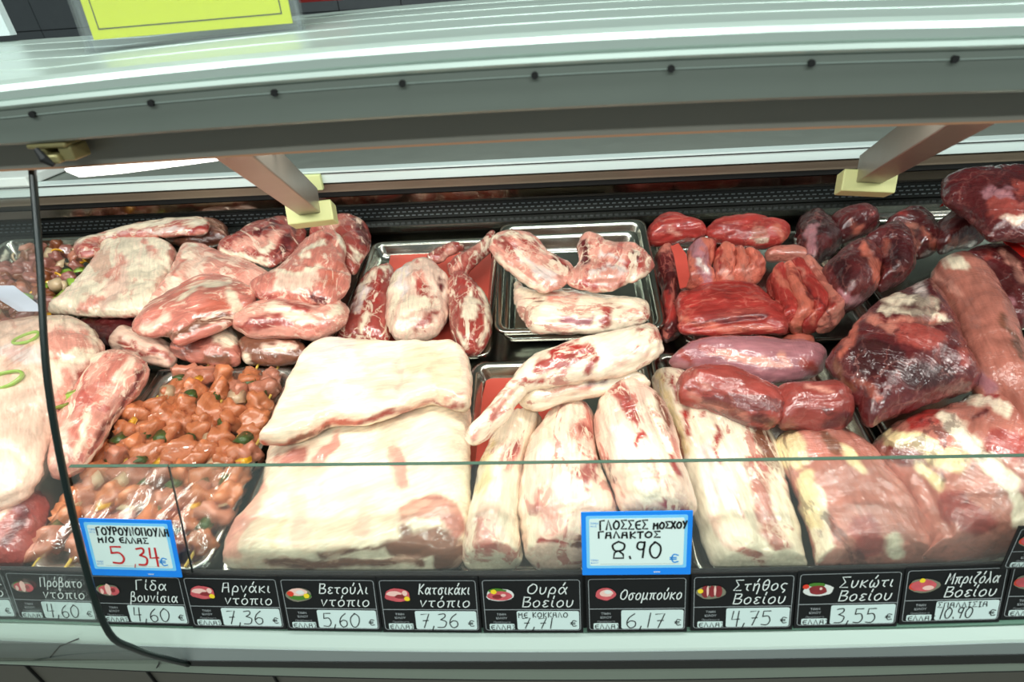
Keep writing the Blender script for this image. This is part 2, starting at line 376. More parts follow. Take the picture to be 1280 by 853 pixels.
P(extrude('hood_back', [(0.745, zA, 0.032), (0.75, zA, 0.032), (0.75, zB, 0.017), (0.745, zB, 0.017)], alu, ctr))
# lamp tube end seen below the apron, left
lampm = mat('lit_lamp_cover', (1, 0.99, 0.95), 0.3, emit=2.0)
a0 = onY(84, 213, 0.60); a1 = onY(352, 186, 0.60)
V = []
for x, zt, zb in ((onY(78, 205, .6)[0], onY(78, 205, .6)[2], onY(78, 205, .6)[2]-0.008), (onY(92, 206, .6)[0], onY(92, 205, .6)[2], onY(92, 222, .6)[2]), (onY(150, 205, .6)[0], onY(150, 200, .6)[2], onY(150, 217, .6)[2]), (onY(352, 190, .6)[0], onY(352, 182, .6)[2], onY(352, 190.5, .6)[2])):
    V += [(x, 0.60, zt), (x, 0.60, zb), (x, 0.615, zb-0.001), (x, 0.615, zt)]
Fc = [(0, 1, 2, 3), (12, 15, 14, 13)]
for i in range(3):
    for k in range(4): Fc.append((i*4+k, (i+1)*4+k, (i+1)*4+(k+1) % 4, i*4+(k+1) % 4))
P(mesh('lamp_cover', V, Fc, lampm, ctr))['label'] = 'bright white lamp cover under the hood'
# hinge bracket at the top left corner of the curved glass
brm = mat('ochre_metal_clamp', lin(150, 140, 96), 0.4, 0.4)
hb = MB()
p0 = onY(66, 186, 0.475); s = 0.00062
for (x0, x1, y0, y1, dy) in ((-30, 26, -9, -2, 0), (-24, -8, -3, 12, 0.002), (8, 27, -3, 17, 0.003), (-10, 10, 6, 18, -0.002)):
    hb.box(p0[0]+x0*s, p0[0]+x1*s, 0.470+dy, 0.492+dy, p0[2]-y1*s, p0[2]-y0*s)
hb = P(hb.make('hinge_clamp', brm, ctr)); bevel(hb, 0.002, 3); hb['label'] = 'ochre metal clamp holding the curved glass'
k_ = MB().tube([onY(45, 186, 0.468), onY(55, 199, 0.4665), onY(68, 207, 0.468)], [0.002, 0.004, 0.002], 8).make('clamp_slot', black_m, ctr); P(k_)
# deck
b = MB()
c8 = [dw(-1.7, -0.028, 0), dw(1.7, -0.028, 0), dw(1.7, 0.868, 0), dw(-1.7, 0.868, 0), dw(-1.7, -0.028, -0.02), dw(1.7, -0.028, -0.02), dw(1.7, 0.868, -0.02), dw(-1.7, 0.868, -0.02)]
b.add(c8, [(0, 1, 2, 3), (7, 6, 5, 4), (0, 4, 5, 1), (1, 5, 6, 2), (2, 6, 7, 3), (3, 7, 4, 0)])
P(b.make('deck', steel, ctr))
# back wall of the well, from measured pixel rows at x=640
def zz(py, Y=1.30): return float(onY(640, py, Y)[2])
def band(name, y0, y1, Yf, m, th=0.02, x0=-1.7, x1=1.7, label=None):
    o = P(MB().box(x0, x1, Yf, Yf+th, zz(y1, Yf), zz(y0, Yf)).make(name, m, ctr))
    if label: o['label'] = label
    return o
band('back_panel', 215, 300, 1.30, steel_d, 0.03, label='dark polished back panel of the meat well')
edge = band('worktop_edge', 203, 218, 1.275, mat('pale_aluminium', lin(216, 230, 226), 0.4, 0.1), 0.03, label='pale aluminium front edge of the worktop')
band('edge_line', 205.5, 206.6, 1.273, black_m, 0.01)
wt = P(MB().box(-1.7, 1.7, 1.28, 1.80, zz(204, 1.275)-0.01, zz(204, 1.275)-0.001).make('worktop', mat('dull_steel_top', lin(128, 134, 126), 0.5, 0.2, noisy=0.08), ctr)); wt['label'] = 'grey steel worktop behind the meat well'
band('back_strip', 220, 230, 1.288, mat('beige_metal_strip', lin(150, 134, 116), 0.35, 0.5), 0.015, label='beige metal strip')
band('shadow_gap', 230, 236, 1.292, black_m, 0.01)
band('mirror_strip', 237, 247, 1.290, mat('polished_steel', lin(170, 150, 135), 0.12, 1.0), 0.012, label='polished reflecting strip')
grille = band('air_grille', 251, 268, 1.287, mat('dark_perforated_metal', lin(26, 28, 28), 0.4, 0.5), 0.014, label='dark perforated air grille')
sl = MB(); zg0, zg1 = zz(252.5, 1.285), zz(266.5, 1.285)
for r in range(3):
    z = zg0+(zg1-zg0)*(r+0.5)/3
    for i in range(230):
        x = -1.65+i*0.0145+(r % 2)*0.007
        sl.box(x, x+0.0085, 1.2858, 1.2875, z-0.0011, z+0.0011)
so = P(sl.make('grille_slots', mat('slot_edge_metal', lin(112, 120, 124), 0.3, 0.7), grille)); so['kind'] = 'stuff'
so.matrix_parent_inverse = Matrix.Identity(4)
band('step_ledge', 277, 284, 1.245, steel, 0.06, label='bright steel step along the back')
# support arms with foam blocks
def arm(xh, px0, px1, label):
    A = np.array([xh, 0.505, zA(xh)+0.004]); B = onY(px0[0], px0[1], 0.80)
    o = np.array([0, 1, 0])
    d = B-A; L = np.linalg.norm(d); d /= L; sx = np.cross(d, [0, 0, 1]); sx /= np.linalg.norm(sx); up = np.cross(sx, d)
    V = []
    for t in (0, L):
        for (u, v) in ((-0.016, -0.002), (0.016, -0.002), (0.016, 0.036), (-0.016, 0.036)): V.append(A+d*t+sx*u+up*v)
    a = P(mesh('support_arm', V, [(0, 1, 2, 3), (7, 6, 5, 4), (0, 4, 5, 1), (1, 5, 6, 2), (2, 6, 7, 3), (3, 7, 4, 0)], mat('dull_arm_metal', lin(150, 142, 130), 0.35, 0.7, noisy=0.1), ctr))
    bevel(a, 0.0015); a['label'] = label
    V = []
    for t in (L-0.008, L+0.040):
        for (u, v) in ((-0.033, -0.014), (0.033, -0.014), (0.033, 0.016), (-0.033, 0.016)): V.append(A+d*t+sx*u+up*v)
    k = mesh('foam_block', V, [(0, 1, 2, 3), (7, 6, 5, 4), (0, 4, 5, 1), (1, 5, 6, 2), (2, 6, 7, 3), (3, 7, 4, 0)], block_m, a)
    k.matrix_parent_inverse = Matrix.Identity(4); bevel(k, 0.002); k['label'] = 'pale green foam block on the arm end'
    return A, B
pl = onY(392, 262, 0.80); pr = onY(1082, 228, 0.80)
arm(onY(288, 199, .505)[0], (388, 267), None, 'left support arm under the hood'); arm(onY(1222, 160, .505)[0], (1085, 228), None, 'right support arm under the hood')
# front rail, low glass
YG = 0.400
zR = zcurve(L_RAIL, YG)
TT = math.radians(15)     # tags lean back
zTop = zcurve(shift(L_RAIL, 0.5), YG-0.004)
def tagplane(px, py):     # plane through (0, YG-.004, zTop) leaning
    d = ray(px, py); n = np.array([0, -math.cos(TT), math.sin(TT)]); o = np.array([0, YG-0.004, zTop(0.0)]); return CAM+d*((o-CAM).dot(n)/d.dot(n))
q = [tagplane(x, y) for x, y in L_TAGB]
pt_ = np.polyfit([p[0] for p in q], [p[2] for p in q], 2); zTB = lambda x: float(np.polyval(pt_, min(max(x, -0.66), 0.65)))
yTB = float(np.mean([p[1] for p in q]))
P(extrude('tag_rail', [(YG-0.001, zR, -0.0005), (yTB+0.003, zTB, 0), (yTB+0.003, zTB, -0.004), (yTB+0.02, zTB, -0.006), (YG+0.006, zTB, 0), (YG+0.006, zR, -0.0005)], black_m, ctr))['label'] = 'black rail holding the price tags'
P(extrude('clear_channel', [(yTB-0.0018, zTB, -0.0012), (yTB-0.002, zTB, -0.004), (yTB+0.004, zTB, -0.005), (yTB+0.004, zTB, -0.0012)], mat('green_glass_edge', lin(90, 120, 104), 0.15), ctr))
xg0 = onY(86, 585, YG+0.042)[0]; xj = onY(200, 650, YG)[0]; YT = YG+0.042
zG = zcurve([(85, 585), (345, 583), (640, 580), (925, 578), (1280, 571)], YT)
def glass_panel(x0, x1, name, label):
    xs = np.linspace(x0, x1, max(3, int((x1-x0)/0.05)))
    g = P(extrude(name, [(YT, zG, 0), (YG, zR, -0.004), (YG+0.004, zR, -0.004), (YT+0.004, zG, 0)], glass_low, ctr, xs=xs)); g['label'] = label
    e = extrude('glass_edge', [(YT-0.0002, zG, 0.0006), (YT-0.0002, zG, 0), (YT+0.0042, zG, 0), (YT+0.0042, zG, 0.0006)], mat('polished_glass_edge', lin(70, 92, 78), 0.2), g, xs=xs)
    e.matrix_parent_inverse = Matrix.Identity(4)
glass_panel(xg0, xj-0.0008, 'front_glass', 'short low glass pane at the left')
glass_panel(xj+0.0008, 1.7, 'front_glass', 'long low front glass pane')
P(MB().tube([(xj, YT+0.002, zG(xj)), (xj, YG+0.002, zR(xj))], 0.0011, 6).make('glass_joint', black_r, ctr))
# bumper and lower front
B1 = zcurve([(0, 797), (640, 812), (1280, 799)], 0.370); B1b = zcurve([(0, 800), (640, 814.5), (1280, 802)], 0.3695)
B2 = zcurve([(0, 822), (640, 826.5), (1280, 817)], 0.372); B3 = zcurve([(0, 826), (640, 836), (1280, 828)], 0.372); B4 = zcurve([(0, 830), (640, 850), (1280, 838)], 0.370)
P(extrude('bumper', [(yTB+0.012, zTB, -0.005), (yTB-0.002, zTB, -0.0055), (0.370, B1, 0.0), (0.3695, B1b, 0), (0.3700, B1b, -0.004), (0.3725, B2, 0.0), (0.42, B2, 0.0)], white_pl, ctr))['label'] = 'white rounded bumper below the tags'
P(extrude('bumper_face', [(0.3688, B1b, -0.001), (0.3716, B2, 0.0), (0.374, B2, 0), (0.372, B1b, -0.001)], grey_pl, ctr))
xk = -0.474
P(extrude('black_groove', [(0.376, B2, 0.001), (0.3708, B2, -0.0005), (0.3708, B3, 0), (0.376, B3, 0)], black_r, ctr, xs=np.linspace(xk-0.01, 1.7, 40)))['label'] = 'black rubber strip under the bumper'
P(extrude('lower_band', [(0.38, B2, 0.0), (0.3725, B2, -0.0005), (0.3715, B3, -0.001), (0.370, B4, 0), (0.38, B4, 0)], green_grey, ctr))
P(extrude('kick_panel', [(0.377, B4, -0.0012), (0.375, 0.10, 0), (0.42, 0.10, 0), (0.42, B4, -0.0012)], dark_panel, ctr))['label'] = 'dark lower front panel'
P(extrude('panel_lip', [(0.3705, B4, -0.0005), (0.3697, B4, -0.002), (0.378, B4, -0.002), (0.378, B4, -0.0005)], black_m, ctr))
for px in (45, 188, 342):
    q0 = onY(px, 845, 0.375); P(MB().box(q0[0]-0.001, q0[0]+0.001, 0.3735, 0.3765, 0.12, B4(q0[0])-0.003).make('panel_seam', black_m, ctr))
P(MB().tube([onY(98, 799, 0.3695), onY(75, 808, 0.3695), onY(63, 822, 0.3705)], 0.0009, 6).make('bumper_seam', black_r, ctr))
P(MB().tube([onY(203, 824, 0.3705), onY(196, 835, 0.3695)], 0.0009, 6).make('bumper_seam', black_r, ctr))
P(MB().box(-1.7, 1.7, 0.42, 1.80, 0.0, 0.70).make('cabinet_body', dark_panel, ctr))
P(MB().box(-1.7, 1.7, 1.33, 1.80, 0.70, zz(204, 1.275)-0.011).make('cabinet_back', steel_d, ctr))
P(MB().box(-1.7, 1.7, 0.404, 0.4095, 0.70, 0.812).make('well_front', steel, ctr))
# posts that carry the hood at the far ends (outside the picture)
for x in (-1.68, 1.68): P(MB().box(x-0.02, x+0.02, 0.66, 0.74, 0.8, 1.36).make('hood_post', alu, ctr))
# curved glass of the closed neighbour section
prof = []
for (px, py) in ((40, 207), (50, 330), (60, 480), (90, 640), (130, 780), (170, 812), (236, 831)):
    d = ray(px, py); t = xk/d[0]; prof.append((CAM+d*t)[1:])
prof = catmull(prof, 6)
V = []; Fc = []; xs = np.linspace(-1.68, xk, 4)
for x in xs:
    for (Y, Z) in prof: V.append((x, Y, Z))
n = len(prof)
for i in range(3):
    for k in range(n-1): Fc.append((i*n+k, (i+1)*n+k, (i+1)*n+k+1, i*n+k+1))
cg = P(mesh('curved_glass', V, Fc, glass_curved, ctr, True)); cg['label'] = 'tall curved glass of the closed section at the left'
P(MB().tube([(xk, y, z) for y, z in prof], 0.0033, 8).make('glass_gasket', mat('dark_green_black_gasket', lin(14, 26, 24), 0.3), ctr, True))['label'] = 'black edge of the curved glass'

# ------------------------------------------------------------------ trays
def rrect(x0, x1, y0, y1, r, n=5):
    out = []
    for (cx, cy, a0) in ((x1-r, y1-r, 0), (x0+r, y1-r, 90), (x0+r, y0+r, 180), (x1-r, y0+r, 270)):
        for k in range(n+1):
            a = math.radians(a0+90*k/n); out.append((cx+r*math.cos(a), cy+r*math.sin(a)))
    return out
def tray(name, label, a0, a1, b0, b1, cf, cb, depth, m=tray_m, group=None):
    """rim height cf at the front edge, cb at the back edge above the deck"""
    w_, l_ = a1-a0, b1-b0
    rings = [(0.006, -0.004, 0.024), (0.0, -0.001, 0.022), (0.001, 0.0008, 0.022), (-0.004, 0.0015, 0.020), (-0.010, 0.0, 0.018), (-0.0125, -0.004, 0.017), (-0.018, -depth+0.012, 0.017), (-0.022, -depth+0.003, 0.014), (-0.032, -depth, 0.010)]
    V = []; n = None
    for (ins, z, r) in rings:
        R = rrect(a0-ins, a1+ins, b0-ins, b1+ins, max(0.004, r)) if ins <= 0.001 else rrect(a0-0.001, a1+0.001, b0-0.001, b1+0.001, r)
        if ins < 0: R = rrect(a0-ins, a1+ins, b0-ins, b1+ins, r)
        n = len(R)
        for (a, b_) in R:
            t = (b_-b0)/l_; V.append(dw(a, b_, cf+(cb-cf)*t+z))
    Fc = []
    for i in range(len(rings)-1):
        for k in range(n): Fc.append((i*n+k, i*n+(k+1) % n, (i+1)*n+(k+1) % n, (i+1)*n+k))
    Fc.append(tuple((len(rings)-1)*n+k for k in range(n)))
    o = mesh(name, V, Fc, m, None, True); so = o.modifiers.new('t', 'SOLIDIFY'); so.thickness = 0.001; so.offset = -1
    return tag(o, label, 'tray', group)
G_T = 'stainless steel meat trays on the deck'
def fitx(pts, c): return [deck(x, y, c) for x, y in pts]
# centre raised pan
q = [deck(621, 286, .10), deck(800, 270, .10), deck(623, 425, .05), deck(836, 408, .05)]
CA0, CA1 = (q[0][0]+q[2][0])/2, (q[1][0]+q[3][0])/2; CB0 = (q[2][1]+q[3][1])/2; CB1 = (q[0][1]+q[1][1])/2
tray('meat_tray', 'deep empty-backed steel tray raised at the centre back with three lamb pieces', CA0, CA1, CB0, CB1, .055, .10, .045, group=G_T)
tray('meat_tray', 'steel tray stacked underneath the raised centre tray', CA0+.012, CA1-.012, CB0+.008, CB1-.01, .033, .082, .030, group=G_T)
q = [deck(466, 303, .035), deck(617, 300, .035), deck(616, 443, .035)]
tray('meat_tray', 'steel tray with a red pad holding three lamb racks left of centre', q[0][0], q[2][0]-.003, q[2][1]-.005, q[0][1], .035, .035, .03, group=G_T)
q = [deck(590, 458, .03), deck(806, 442, .03)]
tray('meat_tray', 'steel tray under the four lamb legs behind the front glass', q[0][0], q[1][0], -.015, q[0][1]+.006, .028, .034, .026, group=G_T)
q1 = deck(810, 452, .03); q2 = deck(1040, 455, .03)
tray('meat_tray', 'steel tray under the rib slab and wrapped muscles, front right', q1[0]+.003, q2[0], -.015, .375, .028, .034, .026, group=G_T)
q = [deck(202, 462, .04), deck(362, 460, .04), deck(268, 712, .04), deck(35, 712, .04)]
KA0, KA1 = (q[0][0]+q[3][0])/2, (q[1][0]+q[2][0])/2; KB0, KB1 = -.010, (q[0][1]+q[1][1])/2
tray('meat_tray', 'steel tray full of marinated skewers at the lower left', KA0, KA1, KB0, KB1, .036, .036, .033, mat('skewer_tray_steel', lin(205, 208, 198), 0.25, 0.9), group=G_T)
q = deck(8, 299, .05); TLA1 = deck(200, 330, .05)[0]
tray('meat_tray', 'steel tray of diced pork and peppers in the far left corner', q[0], q[0]+.40, deck(60, 420, .05)[1], q[1], .05, .05, .045, group=G_T)
q = deck(808, 290, .03)
tray('meat_tray', 'steel tray under the red beef pieces at the back', q[0]+.01, q[0]+.36, .40, q[1]-.02, .03, .03, .025, group=G_T)
q3 = q[0]+.38
tray('meat_tray', 'steel tray under the film-wrapped hearts at the back right', q3, q3+.34, .42, .85, .03, .03, .025, group=G_T)
tray('meat_tray', 'steel tray under the large wrapped cuts at the right front', q2[0]+.012, q2[0]+.34, -.015, .385, .028, .034, .026, group=G_T)
tray('meat_tray', 'steel tray under the pork slabs at the left back', -.98, -.46, .42, .84, .03, .03, .026, group=G_T)
tray('meat_tray', 'steel tray under the pale pork belly slabs', KA1+.012, q1[0]-.36 if False else deck(590, 458, .03)[0]-.012, -.015, .385, .028, .034, .026, group=G_T)
def sheet(name, pts, c, m, label, cat, th=0.0015, lift=None):
    Pn = [deck(x, y, c) for x, y in pts]; n = len(Pn)
    V = [dw(a, b_, c) for a, b_ in Pn]+[dw(a, b_, c-th) for a, b_ in Pn]
    Fc = [tuple(range(n)), tuple(range(n, 2*n))[::-1]]+[(i, i+n, (i+1) % n+n, (i+1) % n) for i in range(n)]
    return tag(mesh(name, V, Fc, m), label, cat)
sheet('absorbent_pad', [(489, 313), (612, 304), (618, 350), (612, 425), (470, 425)], .012, red_pad, 'red pad under the lamb racks in the left centre tray', 'pad')
sheet('absorbent_pad', [(612, 456), (690, 448), (690, 560), (588, 580), (600, 510)], .014, red_pad, 'red pad under the lamb legs in the front centre tray', 'pad')

# ------------------------------------------------------------------ meat
PAL = dict(F=lin(243, 224, 196), P=lin(240, 200, 178), K=lin(222, 152, 134), S=lin(206, 124, 108), R=lin(162, 50, 44), M=lin(156, 66, 58),
           D=lin(92, 28, 30), W=lin(236, 214, 206), Y=lin(236, 210, 158), N=lin(238, 210, 176), B=lin(122, 74, 54), O=lin(200, 106, 86), V=lin(172, 112, 118), X=lin(58, 16, 20), T=lin(184, 112, 96), L=lin(176, 56, 50))
def segdist(Q, Pl, closed):
    Pl = np.asarray(Pl, float); A = Pl; B = np.roll(Pl, -1, 0)
    if not closed: A, B = A[:-1], B[:-1]
    if len(A) == 0: return np.linalg.norm(Q-Pl[0], axis=1)
    best = np.full(len(Q), 1e9)
    for a, b_ in zip(A, B):
        d = b_-a; L2 = d.dot(d)+1e-12; t = np.clip(((Q-a) @ d)/L2, 0, 1); best = np.minimum(best, np.linalg.norm(Q-(a+t[:, None]*d), axis=1))
    return best
def inside(Q, Pl):
    x, y = Q[:, 0], Q[:, 1]; r = np.zeros(len(Q), bool); n = len(Pl)
    for i in range(n):
        x1, y1 = Pl[i]; x2, y2 = Pl[(i+1) % n]
        if y1 == y2: continue
        c = ((y1 > y) != (y2 > y)) & (x < (x2-x1)*(y-y1)/(y2-y1)+x1); r ^= c
    return r
def pillow(out_px, h, t, R=None, sp=0.006, below=0.35, tilt=None, fit=True):
    """a cushion of real thickness whose silhouette fills the outline; returns deck coords + faces"""
    O = catmull(out_px, 5, True); cm = h+t*0.42
    A = np.array([deck(x, y, cm) for x, y in O])
    # drop near duplicates
    keep = [0]
    for i in range(1, len(A)):
        if np.linalg.norm(A[i]-A[keep[-1]]) > sp*0.6: keep.append(i)
    if np.linalg.norm(A[keep[-1]]-A[0]) < sp*0.6: keep.pop()
    A = A[keep]
    lo, hi = A.min(0), A.max(0)
    gx, gy = np.meshgrid(np.arange(lo[0], hi[0], sp), np.arange(lo[1], hi[1], sp*0.9)); gx[::2] += sp/2
    G = np.stack([gx.ravel(), gy.ravel()], 1); G = G[inside(G, A)]
    D = segdist(G, A, True); G = G[D > sp*0.45]; D = D[D > sp*0.45]
    n = len(A); pts = [Vector(p) for p in A]+[Vector(p) for p in G]
    r = delaunay_2d_cdt(pts, [(i, (i+1) % n) for i in range(n)], [], 1, 1e-6)
    P2 = np.array([tuple(v) for v in r[0]]); T3 = [tuple(f) for f in r[2]]
    d = segdist(P2, A, True); rim = d < 1e-5
    Rr = min(R if R else 9, d.max()); q = np.clip(d/Rr, 0, 1); pf = np.sqrt(np.maximum(0, 1-(1-q)**2))
    top = cm+(h+t-cm)*pf; bot = cm-(cm-h)*pf
    nt = len(P2); V = np.concatenate([np.c_[P2, top], np.c_[P2, bot]])
    Fc = []
    mapb = [i if rim[i] else i+nt for i in range(nt)]
    for f in T3:
        a, b_, c = [P2[i] for i in f[:3]]
        if (b_[0]-a[0])*(c[1]-a[1])-(b_[1]-a[1])*(c[0]-a[0]) < 0: f = f[::-1]
        Fc.append(f); Fc.append(tuple(mapb[i] for i in f[::-1]))
    if fit:
        O = np.asarray(O); t0, t1 = O.min(0), O.max(0)
        for _ in range(3):
            pp = proj(dwm(V)); p0, p1 = pp.min(0), pp.max(0); ctr_ = V[:, :2].mean(0)
            s = (t1-t0)/(p1-p0); s = np.clip(s, 0.6, 1.2); V[:, :2] = ctr_+(V[:, :2]-ctr_)*s
            pp = proj(dwm(V)); m_ = (pp.min(0)+pp.max(0))/2; tgt = (t0+t1)/2; cc = V[:, :2].mean(0)
            e = 0.01; j = (proj(dwm(np.array([[cc[0]+e, cc[1], cm], [cc[0], cc[1]+e, cm]])))-proj(dwm(np.array([[cc[0], cc[1], cm]]))))/e
            dl = np.linalg.solve(j.T, tgt-m_); V[:, :2] += dl
    if tilt:     # raise linearly toward the back, metres per metre, about the front
        V[:, 2] += tilt*(V[:, 1]-V[:, 1].min())
    return V, Fc
ALLMEAT = []
def meat(name, label, cat, out, h, t, kind, base, paint=(), bumps=(), lobes=(), R=None, group=None, vox=0.0042, rough=0.0028, tilt=None, fine=0.0011):
    parts = [pillow(out, h, t, R, tilt=tilt)]+[pillow(l[0], l[1], l[2], l[3] if len(l) > 3 else None) for l in lobes]
    V = []; Fc = []
    for v, f in parts:
        n = len(V); V += v.tolist(); Fc += [tuple(i+n for i in q_) for q_ in f]
    A = np.array(V); ab = A[:, :2]-A[:, :2].mean(0)
    ev, evec = np.linalg.eigh(ab.T @ ab); ax = evec[:, 1]
    if ax[0] < 0: ax = -ax
    X = np.array([ax[0], 0, 0])+DV*ax[1]; Yv = np.cross(DN, X)
    org = dw(A[:, 0].mean(), A[:, 1].mean(), h)
    Wd = dwm(A)
    M = Matrix([[X[0], Yv[0], DN[0], org[0]], [X[1], Yv[1], DN[1], org[1]], [X[2], Yv[2], DN[2], org[2]], [0, 0, 0, 1]])
    Rm = np.array([X, Yv, DN])
    loc = (Wd-org) @ Rm.T
    me = bpy.data.meshes.new(name); me.from_pydata([tuple(v) for v in loc], [], Fc); me.update()
    o = bpy.data.objects.new(name, me); COL.objects.link(o)
    rm = o.modifiers.new('r', 'REMESH'); rm.mode = 'VOXEL'; rm.voxel_size = vox
    sm = o.modifiers.new('s', 'SMOOTH'); sm.factor = 0.5; sm.iterations = 3
    dg = bpy.context.evaluated_depsgraph_get(); m2 = bpy.data.meshes.new_from_object(o.evaluated_get(dg)); o.modifiers.clear(); o.data = m2; bpy.data.meshes.remove(me)
    m2.name = name
    n = len(m2.vertices); L_ = np.empty(n*3); m2.vertices.foreach_get('co', L_); L_ = L_.reshape(-1, 3)
    Nn = np.empty(n*3); m2.vertices.foreach_get('normal', Nn); Nn = Nn.reshape(-1, 3)
    Wv = L_ @ Rm+org; px = proj(Wv)
    sd_ = random.random()*100
    W8 = np.array([[noise.noise(Vector((p[0]*26+sd_, p[1]*26, p[2]*26))), noise.noise(Vector((p[0]*26, p[1]*26+sd_, p[2]*26+9))), noise.noise(Vector((p[0]*60+sd_, p[1]*60, p[2]*60))), noise.noise(Vector((p[0]*60+3, p[1]*140+sd_, p[2]*140)))] for p in L_])
    pw = px+W8[:, :2]*8+W8[:, 2:4]*5
    col = np.tile(np.array(PAL[base]), (n, 1))
    for (c, r, pl_) in paint:
        d = segdist(pw, [tuple(p) for p in pl_], False); k = np.clip((r+2.0-d)/4.0, 0, 1)[:, None]; col = col*(1-k)+np.array(PAL[c])*k
    cr = 0 if kind in ('belly', 'smooth') else 0.0022
    cn = np.array([noise.noise(Vector((p[0]*9+sd_*2, p[1]*24, p[2]*24+5))) for p in L_])
    disp = -cr*np.clip(1-np.abs(cn+W8[:, 2]*.15)*9, 0, 1)+W8[:, 0]*rough+W8[:, 2]*rough*0.45+W8[:, 3]*fine
    for (hh, r, pl_) in bumps:
        d = segdist(px+W8[:, :2]*3, [tuple(p) for p in pl_], False); disp += hh*np.exp(-(d/r)**2)*(Nn[:, 2] > -0.2)
    L_ = L_+Nn*disp[:, None]
    Wv = L_ @ Rm+org
    fl = Wv[:, 1] < 0.435; Wv[fl, 1] = 0.410+0.025*np.exp((Wv[fl, 1]-0.435)/0.025); L_ = (Wv-org) @ Rm.T
    m2.vertices.foreach_set('co', L_.ravel())
    ca = m2.color_attributes.new('Col', 'FLOAT_COLOR', 'POINT'); ca.data.foreach_set('color', np.c_[col, np.ones(n)].ravel())
    m2.polygons.foreach_set('use_smooth', [True]*len(m2.polygons)); m2.materials.clear(); m2.materials.append(MM[kind]); m2.update()
    o.matrix_world = M; tag(o, label, cat, group); ALLMEAT.append(o); return o
# ------------------------------------------------------------------ every piece of meat (outlines measured in the photograph, each with its own height and thickness)
GP = None
# --- left back group
meat('rib_rack', 'long thin rack of ribs lying across the back at the left', 'meat', [(92,312),(100,302),(140,289),(187,277),(237,271),(260,272),(263,285),(250,292),(200,295),(160,297),(130,302),(125,314),(107,324),(95,322)], .075, .030, 'lamb', 'S',
     [('F', 5, [(98,300),(140,288),(190,276),(255,272)]), ('M', 3, [(100,314),(120,310),(140,296)]), ('R', 5, [(240,284),(257,284)]), ('W', 2, [(150,292),(230,286)])])
meat('wrapped_meat', 'dark film-wrapped lump behind the end of the rib rack', 'meat', [(205,300),(225,285),(255,272),(282,275),(288,287),(284,302),(262,308),(230,312)], .03, .055, 'wrap', 'B')
meat('pork_slab', 'pale square side of pork with pink streaks, left of the shoulders', 'meat', [(136,298),(160,297),(205,298),(222,309),(220,325),(207,352),(190,383),(175,396),(120,398),(85,394),(58,391),(78,372),(100,350),(122,322)], .06, .035, 'pork', 'F',
     [('P', 10, [(165,325),(150,350),(130,380)]), ('K', 8, [(150,322),(140,345)]), ('K', 4, [(102,385),(125,370)]), ('T', 5, [(215,310),(212,325)]), ('K', 5, [(185,305),(195,318)]), ('K', 4, [(80,394),(120,399),(175,395)]), ('F', 6, [(170,315),(165,345)])],
     [(-.003, 5, [(168,310),(150,350),(120,385)]), (-.003, 3, [(150,352),(180,350)])], R=.03)
meat('pork_shoulder', 'flat pink pork shoulder lying behind the front shoulder at the left', 'meat', [(237,303),(260,304),(290,318),(318,328),(338,345),(300,368),(250,355),(192,386),(190,375),(217,335),(226,313)], .065, .04, 'pork', 'K',
     [('F', 6, [(240,310),(220,350),(200,380)]), ('S', 7, [(300,335),(270,350)]), ('P', 7, [(250,320),(240,345)]), ('S', 5, [(232,325),(222,345)])], [(-.004, 4, [(255,310),(235,345)])])
meat('pork_shoulder', 'large pink pork shoulder with a dark cut end, front of the left pile', 'meat', [(164,413),(170,402),(190,382),(225,360),(255,345),(287,344),(322,360),(318,378),(303,388),(290,403),(250,421),(217,434),(208,421),(180,421)], .075, .055, 'pork', 'S',
     [('F', 5, [(225,375),(255,358),(285,355)]), ('B', 7, [(213,425),(235,408),(265,400),(285,398)]), ('F', 6, [(290,368),(295,390)]), ('S', 10, [(240,380),(270,372)]), ('O', 8, [(250,390),(280,380)]), ('P', 6, [(180,410),(210,395)])],
     [(-.005, 4, [(218,415),(240,398),(290,395)]), (.004, 10, [(240,375),(280,365)])])
meat('lamb_shoulder', 'reddish shoulder with a dark stripe at the top of the left pile', 'meat', [(272,318),(275,305),(290,297),(315,281),(340,273),(365,271),(382,284),(382,297),(372,315),(352,328),(335,337),(315,330),(285,322)], .06, .05, 'pork', 'M',
     [('F', 4, [(275,316),(300,322),(330,325)]), ('K', 7, [(300,308),(325,300)]), ('D', 4, [(318,287),(345,277)]), ('D', 7, [(370,285),(350,315)]), ('F', 4, [(340,300),(330,312)]), ('K', 5, [(350,290),(340,300)])])
meat('lamb_shoulder', 'reddish mottled shoulder under the left foam block', 'meat', [(386,290),(400,277),(425,268),(450,269),(463,283),(464,305),(455,322),(438,345),(420,330),(398,300)], .055, .055, 'pork', 'M',
     [('T', 6, [(400,280),(430,278)]), ('D', 6, [(445,275),(458,300)]), ('F', 3, [(440,310),(450,325)]), ('K', 5, [(420,285),(410,290)])])
meat('pork_joint', 'bent pink pork leg with a round bone end pointing back', 'meat', [(312,362),(325,350),(345,342),(360,328),(380,302),(400,290),(425,288),(436,302),(434,327),(441,347),(431,367),(412,386),(390,382),(360,378),(328,377)], .085, .055, 'pork', 'S',
     [('F', 5, [(375,320),(395,305),(410,297)]), ('M', 5, [(405,297),(412,300)]), ('F', 6, [(345,345),(375,345),(395,335)]), ('P', 8, [(350,355),(390,350)]), ('D', 4, [(387,368),(403,376)]), ('O', 8, [(410,350),(425,335)]), ('F', 4, [(425,292),(432,315)]), ('M', 3, [(315,365),(340,372)])],
     [(-.004, 4, [(385,330),(430,335)]), (.003, 4, [(405,298)])])
